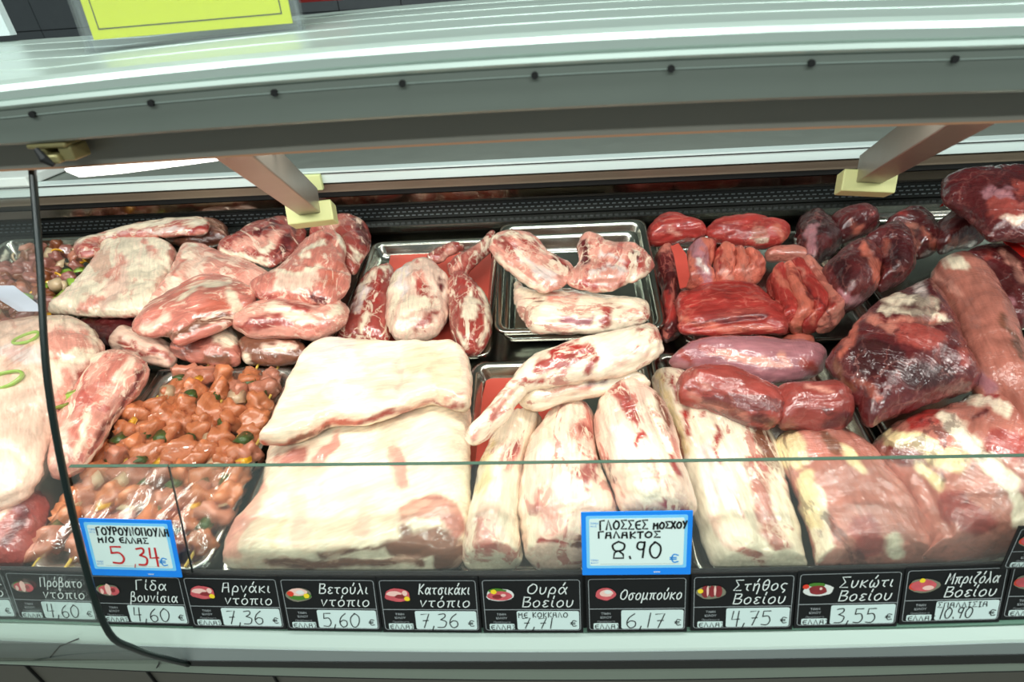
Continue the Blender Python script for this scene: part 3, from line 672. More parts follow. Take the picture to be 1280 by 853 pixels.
meat('pork_joint', 'lower pink pork leg with a pointed end, right of the left pile', 'meat', [(289,408),(302,395),(322,380),(360,374),(390,381),(412,386),(431,372),(437,396),(417,415),(390,426),(352,423),(310,423),(296,416)], .06, .06, 'pork', 'K',
     [('M', 6, [(300,410),(330,402),(370,400)]), ('F', 5, [(335,385),(360,390),(390,400)]), ('F', 4, [(415,395),(425,385)]), ('M', 3, [(350,378),(385,388)]), ('S', 8, [(380,412),(410,405)])], [(-.004, 3, [(320,392),(370,388),(400,395)])])
meat('wrapped_meat', 'small dark wrapped cut below the pointed pork leg', 'meat', [(297,432),(310,421),(355,422),(384,430),(376,448),(345,458),(310,457),(300,449)], .03, .045, 'wrap', 'B', [('P', 5, [(330,432),(368,434)]), ('F', 3, [(300,445),(315,455)])])
meat('wrapped_meat', 'dark wrapped chunk with a white fat patch under the front shoulder', 'meat', [(214,434),(250,420),(290,405),(303,428),(297,455),(255,459),(218,447)], .03, .05, 'wrap', 'T', [('F', 8, [(270,418),(290,425)]), ('B', 7, [(255,450),(285,445)]), ('O', 5, [(235,435),(250,430)])])
meat('pork_cut', 'rounded pale pork end tucked under the front shoulder', 'meat', [(135,434),(150,415),(163,405),(180,412),(212,425),(222,445),(206,462),(180,455),(150,442)], .025, .05, 'pork', 'P', [('M', 5, [(150,430),(195,440)]), ('P', 7, [(165,420),(185,430)]), ('T', 5, [(200,440),(215,450)])])
meat('dark_cut', 'dark cut showing under the pale side of pork', 'meat', [(100,398),(140,397),(178,395),(170,412),(150,428),(130,435),(110,420)], .02, .04, 'wrap', 'D')
# --- left front
meat('pork_loin', 'film-wrapped pink loin lying beside the skewer tray', 'meat', [(123,447),(152,437),(176,440),(188,457),(177,480),(158,502),(140,525),(122,556),(104,580),(85,592),(60,600),(62,565),(75,525),(98,485)], .045, .06, 'lamb', 'K',
     [('S', 9, [(155,450),(120,490),(95,540)]), ('P', 6, [(170,445),(150,475)]), ('F', 4, [(108,520),(95,570)]), ('D', 3, [(182,460),(150,512),(112,565)]), ('P', 5, [(80,530),(75,570)])])
meat('pork_joint', 'big pale pork leg with green pepper rings, far left', 'meat', [(-60,420),(0,407),(30,400),(60,396),(105,396),(127,415),(132,436),(110,470),(85,505),(66,530),(50,585),(20,625),(-30,640),(-80,600)], .05, .085, 'pork', 'P',
     [('K', 16, [(70,425),(105,430)]), ('F', 6, [(57,399),(105,400),(125,425)]), ('P', 20, [(30,480),(20,560)]), ('F', 8, [(60,455),(115,440)]), ('K', 8, [(85,470),(70,510)]), ('M', 2, [(128,438),(90,490),(70,520)]), ('W', 10, [(10,440),(50,445)])], [(-.005, 5, [(55,440),(100,452)])])
meat('wrapped_meat', 'dark purple wrapped meat at the lower left corner', 'meat', [(-40,620),(20,603),(48,608),(63,630),(50,668),(28,700),(0,712),(-40,712)], .02, .06, 'wrap', 'M', [('V', 6, [(10,625),(30,640)]), ('D', 6, [(5,680),(35,640)]), ('P', 4, [(0,650),(25,620)])])
# --- pork belly slabs
meat('pork_belly', 'lower pale pork belly slab with a brown meaty front edge', 'meat', [(337,560),(348,535),(420,520),(500,505),(584,500),(588,555),(589,632),(584,690),(556,722),(476,735),(395,735),(299,735),(279,712),(281,678),(299,647),(324,617)], .035, .050, 'belly', 'F',
     [('K', 9, [(284,700),(290,668),(308,645),(328,612)]), ('B', 20, [(500,696),(540,680),(565,692),(560,712)]), ('T', 13, [(513,640),(545,635),(570,660)]), ('B', 8, [(400,706),(440,698),(480,684),(510,664)]), ('B', 8, [(330,722),(400,725),(520,718)]), ('P', 12, [(370,625),(375,680)]), ('N', 5, [(350,650),(340,690)]), ('K', 8, [(495,560),(500,600)]), ('P', 8, [(450,670),(460,650)]), ('F', 6, [(330,706),(390,700),(450,690),(500,668)]), ('T', 8, [(375,568),(350,575)]), ('K', 8, [(420,552),(395,575)])],
     [(.007, 28, [(330,690),(400,695),(460,680),(500,655),(560,640)]), (-.006, 10, [(380,722),(520,700)]), (-.003, 9, [(400,580),(390,650)]), (-.003, 8, [(500,560),(500,630)])], R=.045)
meat('pork_belly', 'upper pale pork belly slab lying on the lower slab', 'meat', [(323,554),(337,533),(352,500),(364,473),(382,440),(412,421),(440,422),(477,425),(530,426),(569,426),(586,440),(591,472),(587,508),(569,511),(538,504),(492,520),(453,531),(415,532),(388,547),(357,557),(333,558)], .088, .034, 'belly', 'F',
     [('O', 4, [(330,554),(360,552),(388,543),(415,528),(453,525)]), ('M', 3, [(453,527),(492,516),(538,500),(569,508),(583,505)]), ('N', 16, [(520,450),(555,450),(560,485)]), ('P', 6, [(575,440),(583,480),(578,500)]), ('B', 4, [(355,556),(410,536)]), ('K', 3, [(560,498),(580,490)]), ('P', 4, [(500,455),(498,490)]), ('W', 30, [(420,450),(430,480)])],
     [(-.003, 6, [(500,440),(500,500)]), (.003, 22, [(545,465)]), (-.002, 5, [(580,445),(575,495)])], R=.018)
# --- lamb racks, left centre tray
meat('lamb_rack', 'left lamb rack in the left centre tray, partly hidden', 'meat', [(493,331),(480,330),(461,341),(447,360),(437,390),(422,424),(450,432),(482,430),(490,400),(494,365)], .022, .05, 'lamb', 'M',
     [('F', 4, [(484,334),(462,345),(448,365)]), ('R', 5, [(475,350),(470,375)]), ('F', 5, [(460,395),(450,410)]), ('W', 4, [(455,360),(445,385)]), ('M', 4, [(465,400),(460,420)])])
meat('lamb_rack', 'middle lamb rack with pale fat swirl in the left centre tray', 'meat', [(484,373),(488,352),(499,337),(523,324),(545,324),(560,340),(563,352),(561,378),(557,405),(541,424),(513,428),(489,424),(481,400)], .03, .065, 'lamb', 'P',
     [('K', 7, [(522,342),(530,350)]), ('M', 6, [(525,360),(528,366)]), ('F', 9, [(510,385),(530,375)]), ('F', 4, [(497,342),(488,375),(485,410)]), ('M', 3, [(520,412),(548,390)]), ('D', 3, [(551,350),(553,362)]), ('F', 8, [(505,408)]), ('W', 5, [(505,340),(500,370)])],
     [(.005, 9, [(522,345)]), (-.005, 4, [(505,395),(545,380)]), (-.004, 3, [(545,340),(555,370)])])
meat('lamb_rack', 'right lamb rack in the left centre tray with its shank up on the tray edge', 'meat', [(560,350),(580,338),(599,352),(613,377),(616,411),(603,440),(584,446),(568,432),(560,402)], .03, .055, 'lamb', 'M',
     [('F', 8, [(590,375),(590,395)]), ('R', 5, [(575,352),(585,355)]), ('F', 4, [(604,360),(612,395),(600,430)]), ('R', 4, [(605,395),(597,420)]), ('F', 4, [(575,420),(580,435)]), ('K', 4, [(568,340),(610,300)]), ('M', 2, [(575,333),(615,303)]), ('K', 4, [(550,322),(565,310)])],
     [(.004, 8, [(590,385)])], lobes=[([(558,334),(575,320),(593,309),(608,292),(618,288),(623,297),(612,316),(596,330),(584,346),(566,348)], .055, .03), ([(530,328),(545,312),(565,303),(578,303),(580,309),(562,320),(552,330)], .05, .025)])
# --- centre raised tray
meat('lamb_shoulder', 'oval lamb piece with white rib lines, left in the raised centre tray', 'meat', [(611,306),(626,295),(651,292),(675,303),(687,318),(700,325),(718,337),(714,353),(695,364),(675,367),(651,354),(626,334),(614,319)], .105, .040, 'lamb', 'K',
     [('F', 3, [(614,300),(640,294),(672,303)]), ('W', 5, [(640,308),(665,330),(690,350)]), ('M', 6, [(628,303),(640,318)]), ('R', 3, [(655,300),(672,310)]), ('F', 3, [(616,318),(650,350),(680,362)]), ('D', 4, [(695,325),(710,338)]), ('W', 3, [(655,320),(690,340)])], [(-.003, 2, [(640,305),(690,345)]), (-.003, 2, [(632,315),(675,350)])], tilt=.06)
meat('lamb_shoulder', 'oval lamb piece with white rib lines, right in the raised centre tray', 'meat', [(714,340),(721,331),(720,310),(730,296),(751,299),(760,306),(791,309),(811,322),(817,334),(808,347),(785,358),(765,366),(739,366),(715,360),(706,352)], .105, .040, 'lamb', 'K',
     [('F', 3, [(790,312),(812,325),(812,340),(770,362)]), ('R', 5, [(785,325),(800,330)]), ('D', 5, [(732,305),(728,322)]), ('D', 3, [(790,318),(805,325)]), ('W', 5, [(740,340),(780,335)]), ('R', 3, [(720,352),(745,357)]), ('W', 3, [(750,320),(780,322)])], [(-.003, 2, [(735,335),(800,328)]), (-.003, 2, [(735,350),(790,345)])], tilt=.06)
meat('lamb_joint', 'pale lamb leg lying at the front of the raised centre tray', 'meat', [(641,353),(647,350),(657,357),(669,366),(699,362),(730,367),(754,371),(785,375),(809,379),(814,390),(809,402),(785,410),(754,416),(712,418),(669,418),(651,400),(643,377)], .055, .05, 'lamb', 'F',
     [('K', 6, [(690,370),(720,375)]), ('V', 5, [(700,400),(740,400)]), ('M', 7, [(755,388),(760,398)]), ('K', 4, [(780,395),(800,392)]), ('F', 8, [(680,385),(730,390)]), ('R', 3, [(805,382),(810,395)]), ('P', 4, [(646,360),(650,380)]), ('D', 2, [(668,372),(678,376)])], [(-.004, 4, [(690,405),(750,405)]), (.004, 6, [(757,393)])])
# --- front centre lamb legs
meat('lamb_joint', 'leftmost lamb leg standing behind the front glass with a yellowish top', 'meat', [(597,585),(607,558),(618,535),(641,512),(664,508),(678,516),(665,555),(656,593),(652,647),(654,702),(640,725),(600,735),(577,712),(583,651),(591,617)], .03, .07, 'lamb', 'F',
     [('K', 9, [(638,560),(632,578)]), ('M', 5, [(645,548),(635,570)]), ('P', 14, [(610,640),(620,680)]), ('K', 9, [(600,695),(635,700)]), ('Y', 6, [(615,560),(600,610)])], [(.004, 12, [(615,640)])])
meat('lamb_joint', 'middle lamb leg behind the front glass with a red knob of muscle', 'meat', [(656,562),(672,528),(695,504),(722,499),(742,511),(746,555),(756,593),(772,632),(774,665),(745,700),(728,720),(700,732),(670,725),(655,698),(647,651),(647,617)], .035, .078, 'lamb', 'P',
     [('K', 10, [(718,540),(735,530)]), ('M', 6, [(728,535),(740,545)]), ('F', 8, [(690,520),(680,560)]), ('M', 9, [(730,595),(745,585)]), ('R', 4, [(735,612)]), ('K', 14, [(680,620),(690,660)]), ('R', 5, [(675,680),(700,690)]), ('B', 10, [(715,690),(740,670)]), ('F', 6, [(660,640),(665,690)]), ('F', 5, [(750,565),(758,600)])],
     [(.005, 10, [(732,600)]), (-.004, 5, [(700,640),(740,630)])])
meat('lamb_joint', 'lamb leg leaning diagonally down to the blue tongue price card', 'meat', [(743,500),(756,482),(775,474),(800,477),(826,497),(842,535),(854,582),(870,632),(868,647),(840,662),(800,660),(776,642),(760,600),(750,565),(743,530)], .05, .085, 'lamb', 'P',
     [('M', 9, [(775,490),(790,520)]), ('F', 6, [(815,500),(830,545),(845,590)]), ('R', 6, [(800,545),(795,555)]), ('R', 5, [(838,565),(850,590)]), ('W', 10, [(770,540),(790,570)]), ('K', 8, [(815,580),(830,610)]), ('R', 4, [(825,628),(862,636)]), ('F', 12, [(790,600),(820,620)]), ('B', 4, [(822,495),(838,535)]), ('D', 3, [(757,575),(765,600)])],
     [(-.005, 4, [(808,500),(835,560)]), (-.004, 3, [(770,600),(840,590)]), (.004, 8, [(800,550)])])
meat('lamb_shank', 'pale strip of lamb with a folded edge below the crossing leg', 'meat', [(640,486),(660,481),(700,480),(746,472),(777,464),(800,466),(815,478),(780,486),(746,496),(712,501),(680,514),(660,514),(646,503)], .098, .034, 'lamb', 'F',
     [('R', 3, [(650,482),(690,484)]), ('K', 4, [(680,495),(740,483)]), ('F', 5, [(650,500),(680,508)]), ('D', 2, [(735,480),(760,474)])])
meat('lamb_joint', 'large lamb leg lying across the others, shank pointing to the lower left', 'meat', [(579,549),(585,536),(600,520),(618,500),(637,477),(657,450),(688,435),(726,423),(777,412),(800,403),(812,402),(827,414),(831,434),(807,453),(777,466),(734,473),(695,481),(668,483),(648,503),(632,527),(610,550),(592,561)], .118, .048, 'lamb', 'F',
     [('M', 11, [(675,458),(700,450),(735,440)]), ('R', 6, [(690,440),(725,432)]), ('M', 5, [(745,450),(735,465)]), ('R', 2, [(800,412),(810,418)]), ('R', 3, [(800,430),(790,440)]), ('R', 2, [(815,410),(822,425)]), ('K', 5, [(640,490),(620,515)]), ('K', 4, [(600,535),(590,548)]), ('P', 6, [(770,455),(810,440)]), ('R', 3, [(655,475),(680,478)]), ('F', 5, [(765,425),(780,420)]), ('K', 4, [(630,500),(605,530)])],
     [(.004, 10, [(700,448)]), (-.004, 4, [(745,425),(750,460)]), (-.004, 3, [(620,520),(650,485)])])
# --- right centre front
meat('rib_slab', 'tall pale rib slab with cream fat and red lines behind the right half of the glass', 'meat', [(813,464),(845,461),(880,478),(920,505),(955,530),(975,565),(988,620),(1004,680),(1013,735),(950,737),(905,730),(882,690),(862,625),(845,560),(826,505)], .03, .065, 'lamb', 'F',
     [('Y', 9, [(820,468),(835,500),(850,560)]), ('R', 3, [(843,468),(852,500)]), ('R', 4, [(857,515),(862,540)]), ('R', 4, [(893,535),(897,555)]), ('R', 3, [(880,520)]), ('T', 12, [(945,580),(955,640),(980,690)]), ('W', 12, [(880,560),(900,620)]), ('B', 10, [(950,545),(965,580)]), ('T', 8, [(930,695),(960,720)]), ('R', 2, [(897,560),(902,580)]), ('P', 8, [(890,650),(920,690)])],
     [(-.004, 4, [(850,490),(880,570),(900,640)]), (-.004, 4, [(885,500),(925,590)]), (.005, 12, [(900,660)]), (-.005, 8, [(935,600),(960,690)])])
meat('wrapped_beef', 'film-wrapped pinkish-purple beef muscle below the red slices', 'meat', [(833,452),(843,440),(857,428),(878,421),(924,420),(981,425),(1010,430),(1030,436),(1035,449),(1029,466),(1010,475),(981,479),(960,481),(940,474),(914,466),(883,460),(850,459)], .06, .055, 'smooth', 'V',
     [('K', 6, [(890,445),(930,447),(975,455)]), ('R', 5, [(878,437),(890,440)]), ('M', 5, [(1005,450),(1020,462)]), ('V', 8, [(900,430),(960,432)]), ('M', 5, [(860,450),(850,440)]), ('K', 5, [(975,440),(990,455)])])
meat('wrapped_beef', 'left of two joined dark red wrapped muscles, ribbed film glints on top', 'meat', [(843,474),(848,462),(865,457),(896,456),(924,464),(945,474),(965,486),(981,500),(985,520),(972,539),(945,538),(924,529),(893,511),(868,504),(848,495)], .075, .065, 'wrap', 'M',
     [('T', 5, [(862,492),(895,505),(930,520)]), ('D', 8, [(945,525),(960,530)]), ('M', 10, [(900,475),(940,490)]), ('T', 3, [(870,470),(885,480)])])
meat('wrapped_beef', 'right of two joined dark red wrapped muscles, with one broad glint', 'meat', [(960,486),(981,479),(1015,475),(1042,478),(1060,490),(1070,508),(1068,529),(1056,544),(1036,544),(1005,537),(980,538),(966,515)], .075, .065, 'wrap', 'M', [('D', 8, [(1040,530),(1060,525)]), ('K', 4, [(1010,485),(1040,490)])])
meat('beef_joint', 'wrapped shank end with a yellow fat cap behind the right half of the glass', 'meat', [(967,550),(974,538),(1000,531),(1022,528),(1045,536),(1072,550),(1100,572),(1125,605),(1150,640),(1168,690),(1172,730),(1100,737),(1040,732),(1018,690),(1002,640),(986,600),(970,575)], .035, .075, 'wrap', 'T',
     [('Y', 17, [(985,552),(990,570)]), ('F', 12, [(1015,620),(1030,680),(1040,715)]), ('Y', 10, [(1005,600),(1020,650)]), ('T', 16, [(1045,560),(1080,600),(1100,650)]), ('B', 8, [(1030,545),(1045,560)]), ('Y', 7, [(1060,560),(1078,590)]), ('M', 18, [(1080,660),(1100,710)]), ('F', 10, [(1125,680),(1135,720)]), ('K', 10, [(1060,700),(1055,725)])])
meat('wrapped_beef', 'large film-wrapped joint with a cream fat cover at the right front', 'meat', [(1087,555),(1096,539),(1122,520),(1178,503),(1213,486),(1251,491),(1295,520),(1330,570),(1330,640),(1290,700),(1260,715),(1180,725),(1162,690),(1145,640),(1122,595),(1100,575)], .04, .095, 'wrap', 'T',
     [('Y', 12, [(1105,545),(1140,550),(1170,570),(1200,575)]), ('F', 14, [(1190,530),(1225,560),(1265,600)]), ('F', 9, [(1215,498),(1240,500),(1255,512)]), ('R', 8, [(1140,525),(1170,518)]), ('D', 4, [(1215,520),(1230,515)]), ('M', 13, [(1245,550),(1290,560)]), ('R', 6, [(1235,488),(1250,492)]), ('M', 22, [(1190,630),(1230,660)]), ('T', 12, [(1150,620),(1170,670)]), ('F', 8, [(1270,620),(1280,660)]), ('M', 5, [(1110,560),(1130,580)]), ('Y', 8, [(1150,585),(1175,600)])],
     [(-.006, 7, [(1200,520),(1240,560),(1280,590)]), (.006, 20, [(1200,640)]), (-.006, 6, [(1150,600),(1200,690)])])
# --- right
meat('wrapped_roast', 'big square dark roast in glinting film, centre right', 'meat', [(1030,446),(1042,430),(1060,408),(1078,385),(1095,374),(1118,362),(1140,352),(1155,345),(1168,362),(1180,377),(1203,424),(1226,478),(1195,492),(1158,507),(1107,525),(1096,537),(1080,520),(1066,495),(1042,464)], .085, .085, 'wrap', 'D',
     [('F', 7, [(1110,375),(1140,372),(1170,380)]), ('W', 6, [(1145,355),(1155,365)]), ('O', 6, [(1078,392),(1065,420),(1050,440)]), ('T', 6, [(1090,395),(1110,405),(1130,400),(1180,395)]), ('X', 22, [(1085,445),(1110,450)]), ('O', 5, [(1072,475),(1085,487),(1098,497)]), ('M', 14, [(1130,415),(1170,425)]), ('X', 14, [(1140,470),(1180,470)]), ('M', 5, [(1205,440),(1210,455)]), ('B', 5, [(1045,455),(1060,480)]), ('F', 3, [(1100,385),(1150,388),(1185,398)])],
     [(-.005, 4, [(1095,400),(1185,400)]), (-.004, 4, [(1060,420),(1100,470),(1100,510)]), (.006, 14, [(1140,450)])], vox=.0045)
meat('beef_tongue', 'long smooth pale reddish roll in shiny film, right of the big roast', 'meat', [(1153,330),(1160,315),(1180,313),(1200,322),(1220,336),(1241,368),(1262,405),(1283,455),(1310,500),(1335,560),(1300,560),(1262,505),(1228,480),(1205,440),(1182,385),(1163,352)], .085, .075, 'smooth', 'T',
     [('F', 6, [(1165,322),(1185,325),(1205,330)]), ('T', 20, [(1210,370),(1240,420)]), ('K', 5, [(1185,350),(1195,365)]), ('V', 7, [(1215,470),(1240,490)]), ('B', 3, [(1250,390),(1280,450)]), ('K', 3, [(1158,330),(1175,350)])])
meat('wrapped_beef', 'dark wrapped muscle lying above the smooth roll at the right edge', 'meat', [(1188,322),(1200,310),(1225,303),(1258,304),(1285,325),(1330,360),(1330,400),(1285,385),(1248,360),(1222,340)], .075, .06, 'wrap', 'D', [('K', 5, [(1255,315),(1280,345)]), ('D', 10, [(1215,325),(1240,335)]), ('M', 5, [(1235,320)])])
meat('wrapped_beef', 'slim dark wrapped muscle squeezed behind the smooth roll', 'meat', [(1218,332),(1244,350),(1273,374),(1290,400),(1290,418),(1262,414),(1245,385),(1232,358)], .06, .055, 'wrap', 'D', [('V', 4, [(1240,355),(1265,380)]), ('M', 6, [(1265,400)])])
meat('wrapped_beef', 'dark wrapped ball of beef under the red plastic sheet', 'meat', [(1165,278),(1175,257),(1203,256),(1225,275),(1238,298),(1215,308),(1192,318),(1178,305)], .06, .07, 'wrap', 'D', [('T', 4, [(1190,300),(1205,300)])])
meat('wrapped_beef', 'biggest dark red wrapped joint in the top right corner', 'meat', [(1174,220),(1185,210),(1232,206),(1285,208),(1340,230),(1340,310),(1290,300),(1252,299),(1229,280),(1203,257),(1182,242)], .14, .07, 'wrap', 'D', [('V', 9, [(1235,240),(1260,245)]), ('P', 6, [(1258,270),(1275,278)]), ('M', 5, [(1265,230),(1280,240)]), ('M', 12, [(1245,260),(1270,260)])])
HG = None
meat('wrapped_heart', 'leftmost wrapped dark heart of the back right cluster, upright and pointed', 'meat', [(991,275),(999,261),(1018,261),(1037,276),(1053,300),(1040,325),(1025,345),(1010,330),(996,300)], .03, .075, 'wrap', 'X', [('V', 6, [(1015,285),(1012,315)]), ('D', 10, [(1035,300)]), ('V', 2, [(1022,280),(1018,320)])])
meat('wrapped_heart', 'wrapped dark heart with a round pinkish fat spot at the back right', 'meat', [(1033,268),(1056,256),(1080,258),(1098,268),(1100,283),(1080,300),(1059,303),(1045,288)], .04, .07, 'wrap', 'D', [('O', 7, [(1068,280),(1072,284)]), ('D', 8, [(1050,265)]), ('R', 3, [(1090,265)])])
meat('wrapped_heart', 'wrapped dark heart with a fat streak at the right end of the back cluster', 'meat', [(1099,270),(1112,258),(1138,261),(1162,280),(1181,312),(1160,325),(1144,312),(1126,290),(1104,280)], .045, .07, 'wrap', 'D', [('T', 5, [(1135,280),(1140,285)]), ('O', 4, [(1150,290),(1172,310)]), ('T', 4, [(1130,290),(1142,310)]), ('R', 2, [(1110,262),(1130,263)])])
meat('wrapped_heart', 'narrow wrapped heart with long white glints in the middle of the cluster', 'meat', [(1072,294),(1100,276),(1126,286),(1144,312),(1148,338),(1138,356),(1112,366),(1103,330),(1088,306)], .075, .07, 'wrap', 'D', [('O', 4, [(1105,298),(1110,310)]), ('T', 3, [(1145,300),(1150,330)]), ('X', 6, [(1120,300),(1125,340)])])
meat('wrapped_heart', 'front wrapped heart with a pale fat band in the back right cluster', 'meat', [(1022,338),(1030,318),(1042,303),(1060,297),(1084,304),(1099,322),(1104,355),(1092,378),(1066,396),(1048,382),(1030,355)], .060, .090, 'wrap', 'D', [('O', 6, [(1078,310),(1095,330),(1102,355)]), ('X', 10, [(1050,330),(1060,350)]), ('V', 6, [(1055,370),(1075,380)]), ('P', 2, [(1045,305),(1062,300)])])
# --- red beef
meat('beef_cut', 'bright red rounded beef cut at the back left of the beef tray', 'meat', [(807,289),(815,272),(824,265),(842,267),(862,275),(877,283),(884,295),(857,303),(832,306),(812,307)], .045, .06, 'beef', 'L', [('R', 8, [(820,285),(825,275)]), ('K', 3, [(840,285),(850,292)])])
meat('beef_cut', 'bright red oval beef cut at the back right of the beef tray', 'meat', [(880,284),(896,272),(935,268),(960,273),(986,283),(986,302),(975,308),(950,312),(924,306),(893,298)], .045, .06, 'beef', 'L', [('T', 5, [(945,283),(955,290)]), ('O', 5, [(970,285),(980,298)]), ('R', 8, [(905,280),(930,285)]), ('F', 2, [(945,295),(955,300)])])
meat('beef_cut', 'dark red beef edge hanging at the left side of the beef tray', 'meat', [(816,318),(830,303),(842,315),(849,350),(850,385),(858,412),(850,424),(834,428),(828,400),(826,360)], .02, .05, 'beef', 'D', [('T', 4, [(820,315),(835,308)]), ('L', 6, [(835,370),(838,395)])])
meat('beef_cut', 'small flat beef piece between the oval cut and the long slices', 'meat', [(955,312),(965,306),(994,307),(1015,322),(1008,332),(980,326),(960,324)], .05, .035, 'beef', 'T')
def strips(Lp, Rp, fr, ov=2.4):
    Lp, Rp = np.array(Lp, float), np.array(Rp, float); out = []
    for f0, f1 in zip(fr[:-1], fr[1:]):
        a = Lp*(1-f0)+Rp*f0; c = Lp*(1-f1)+Rp*f1; n_ = (c-a); n_ /= np.linalg.norm(n_, axis=1)[:, None]+1e-6
        a = a-n_*ov; c = c+n_*ov; a[0] += (a[1]-a[0])*.10; out.append([tuple(p) for p in a]+[tuple(p) for p in c[::-1]])
    return out
SL = strips([(866,296),(858,318),(853,340),(862,362)], [(938,312),(948,325),(956,338),(950,358)], (0, .36, .62, .80, 1.0))
for k, o_ in enumerate(SL):
    meat('beef_slice', '%s slice from the left of the folded beef slices with violet sinew' % ('first', 'second', 'third', 'fourth')[k], 'meat', o_, .070-.003*k, .050, 'beef', 'O',
         [('V', 9, [(870,305),(878,325),(884,350)]), ('W', 4, [(874,325),(884,345)]), ('K', 5, [(905,335),(912,350)]), ('R', 3, [(895,300),(900,330)]), ('T', 5, [(930,330),(940,350)])],
         [(-.003, 3, [(o_[-1][0]-5, o_[-1][1]+8), (o_[-3][0]-4, o_[-3][1]-6)])], group='folded beef slices', fine=.001, vox=.0036)
SL = strips([(957,330),(960,352),(968,378),(980,400),(985,418)], [(1000,320),(1026,346),(1048,372),(1058,394),(1054,414)], (0, .24, .48, .74, 1.0))
for k, o_ in enumerate(SL):
    meat('beef_slice', '%s slice from the left in the diagonal stack of marbled beef' % ('first', 'second', 'third', 'fourth')[k], 'meat', o_, .058-.004*(3-k), .060, 'beef', 'RORT'[k],
         [('T', 2, [(985,325),(1020,360),(1050,395)]), ('O', 3, [(965,335),(1000,370),(1015,400)]), ('D', 2, [(995,345),(1030,385),(1040,408)]), ('B', 5, [(1000,414),(1030,418)]), ('R', 4, [(1010,345),(1040,385)])], group='diagonal beef slices', fine=.001, vox=.0036)
meat('beef_slab', 'broad flat red beef slab with fine grain at the front of the beef tray', 'meat', [(843,370),(862,360),(883,353),(910,351),(935,353),(952,362),(968,378),(980,390),(985,418),(966,420),(935,421),(900,421),(878,420),(852,416),(848,400)], .06, .05, 'beef', 'R',
     [('L', 8, [(860,375),(900,365)]), ('M', 5, [(900,395),(950,385)]), ('O', 4, [(850,400),(900,410),(960,410)]), ('D', 2, [(865,405),(920,398),(960,393)]), ('R', 12, [(900,370),(940,370)])],
     [(-.006, 2.5, [(868,412),(910,402),(955,398)])], fine=.0014)
meat('beef_trimming', 'small reddish beef trimming under the slices, beside the big roast', 'meat', [(975,424),(990,416),(1010,418),(1020,428),(1010,438),(990,436)], .03, .03, 'beef', 'O')
# ------------------------------------------------------------------ red plastic sheet, card, skewers, diced meat, pepper rings, film
V = []; Fc = []
e0 = catmull([(1175,258),(1192,254),(1212,262),(1235,283),(1262,308),(1300,335)], 6); 
for i, (x, y) in enumerate(e0):
    a = deck(x, y, .135)
    for (da, db, dc) in ((0, 0, 0), (.012, .012, .004), (.035, .05, -.004), (.035, .05, -.006), (.012, .012, .002), (0, 0, -.002)): V.append(dw(a[0]+da, a[1]+db, .135+dc))
n = len(e0)
for i in range(n-1):
    for k in range(6): Fc.append((i*6+k, (i+1)*6+k, (i+1)*6+(k+1) % 6, i*6+(k+1) % 6))
Fc += [tuple(range(6))[::-1], tuple((n-1)*6+k for k in range(6))]
tag(mesh('plastic_sheet', V, Fc, mat('red_plastic', lin(214, 40, 32), 0.3, coat=0.5), smooth=False), 'curled red plastic sheet between the top right wrapped joints', 'plastic sheet')
sheet('paper_card', [(-40,362),(0,357),(17,357),(52,384),(48,389),(22,389),(-5,372),(-40,366)], .125, mat('pale_lilac_card', lin(214, 218, 234), 0.4, noisy=0.04), 'pale blank card lying on the diced meat at the far left', 'card', .001)
sheet('divider_sheet', [(842,318),(838,308),(848,304),(858,318),(862,345),(858,358),(850,360)], .118, mat('dull_red_sheet', lin(186, 70, 58), 0.5), 'thin red sheet at the left of the folded beef slices', 'plastic sheet', .002)
# lumps of meat: a few shared shapes
import bmesh
def lump(seed, sx, sy, sz, rr=.35, sub=3):
    bm = bmesh.new(); bmesh.ops.create_icosphere(bm, subdivisions=sub, radius=1)
    for v in bm.verts:
        p = v.co.copy(); k = 1+rr*noise.noise(p*1.1+Vector((seed, 0, 0)))+rr*.5*noise.noise(p*2.6+Vector((0, seed, 0)))+rr*.22*noise.noise(p*6+Vector((0, seed, 3)))
        q = max(abs(p.x), abs(p.y), abs(p.z)); p = p*(0.6+0.4/q)*0.86
        v.co = Vector((p.x*sx, p.y*sy, p.z*sz))*k
    me = bpy.data.meshes.new('meat_chunk'); bm.to_mesh(me); bm.free(); me.polygons.foreach_set('use_smooth', [True]*len(me.polygons)); return me
kmesh = []
for s_ in range(8):
    me = lump(s_*3.7, .0190, .0180, .0140, .75); me.materials.append(kebab if s_ % 3 else kebab2); kmesh.append(me)
def slice_mesh(name, m, r, th, arc=200, w_=.004):     # curved leaf of pepper or onion
    V = []; Fc = []; n = 9
    for i in range(n):
        a = math.radians(-arc/2+arc*i/(n-1)); wd = r*(0.55+0.45*math.sin(math.pi*i/(n-1)))
        for (rr_, z) in ((r, -wd), (r, wd), (r-th, wd*.9), (r-th, -wd*.9)): V.append((rr_*math.cos(a)*.55, rr_*math.sin(a), z))
    for i in range(n-1):
        for k in range(4): Fc.append((i*4+k, (i+1)*4+k, (i+1)*4+(k+1) % 4, i*4+(k+1) % 4))
    Fc += [(3, 2, 1, 0), tuple((n-1)*4+k for k in range(4))]
    me = bpy.data.meshes.new(name); me.from_pydata(V, [], Fc); me.materials.append(m); me.polygons.foreach_set('use_smooth', [True]*len(me.polygons)); return me
pep_me = slice_mesh('pepper_slice', green_pep, .0125, .003); oni_me = slice_mesh('onion_slice', onion_m, .0135, .004); yel_me = slice_mesh('pepper_slice', yel_pep, .010, .003, 150)
stick_me = MB().tube([(0, 0, 0), (0.155, 0, 0)], .0021, 7); smesh = bpy.data.meshes.new('stick'); smesh.from_pydata(stick_me.v, [], stick_me.f); smesh.materials.append(stick_m)
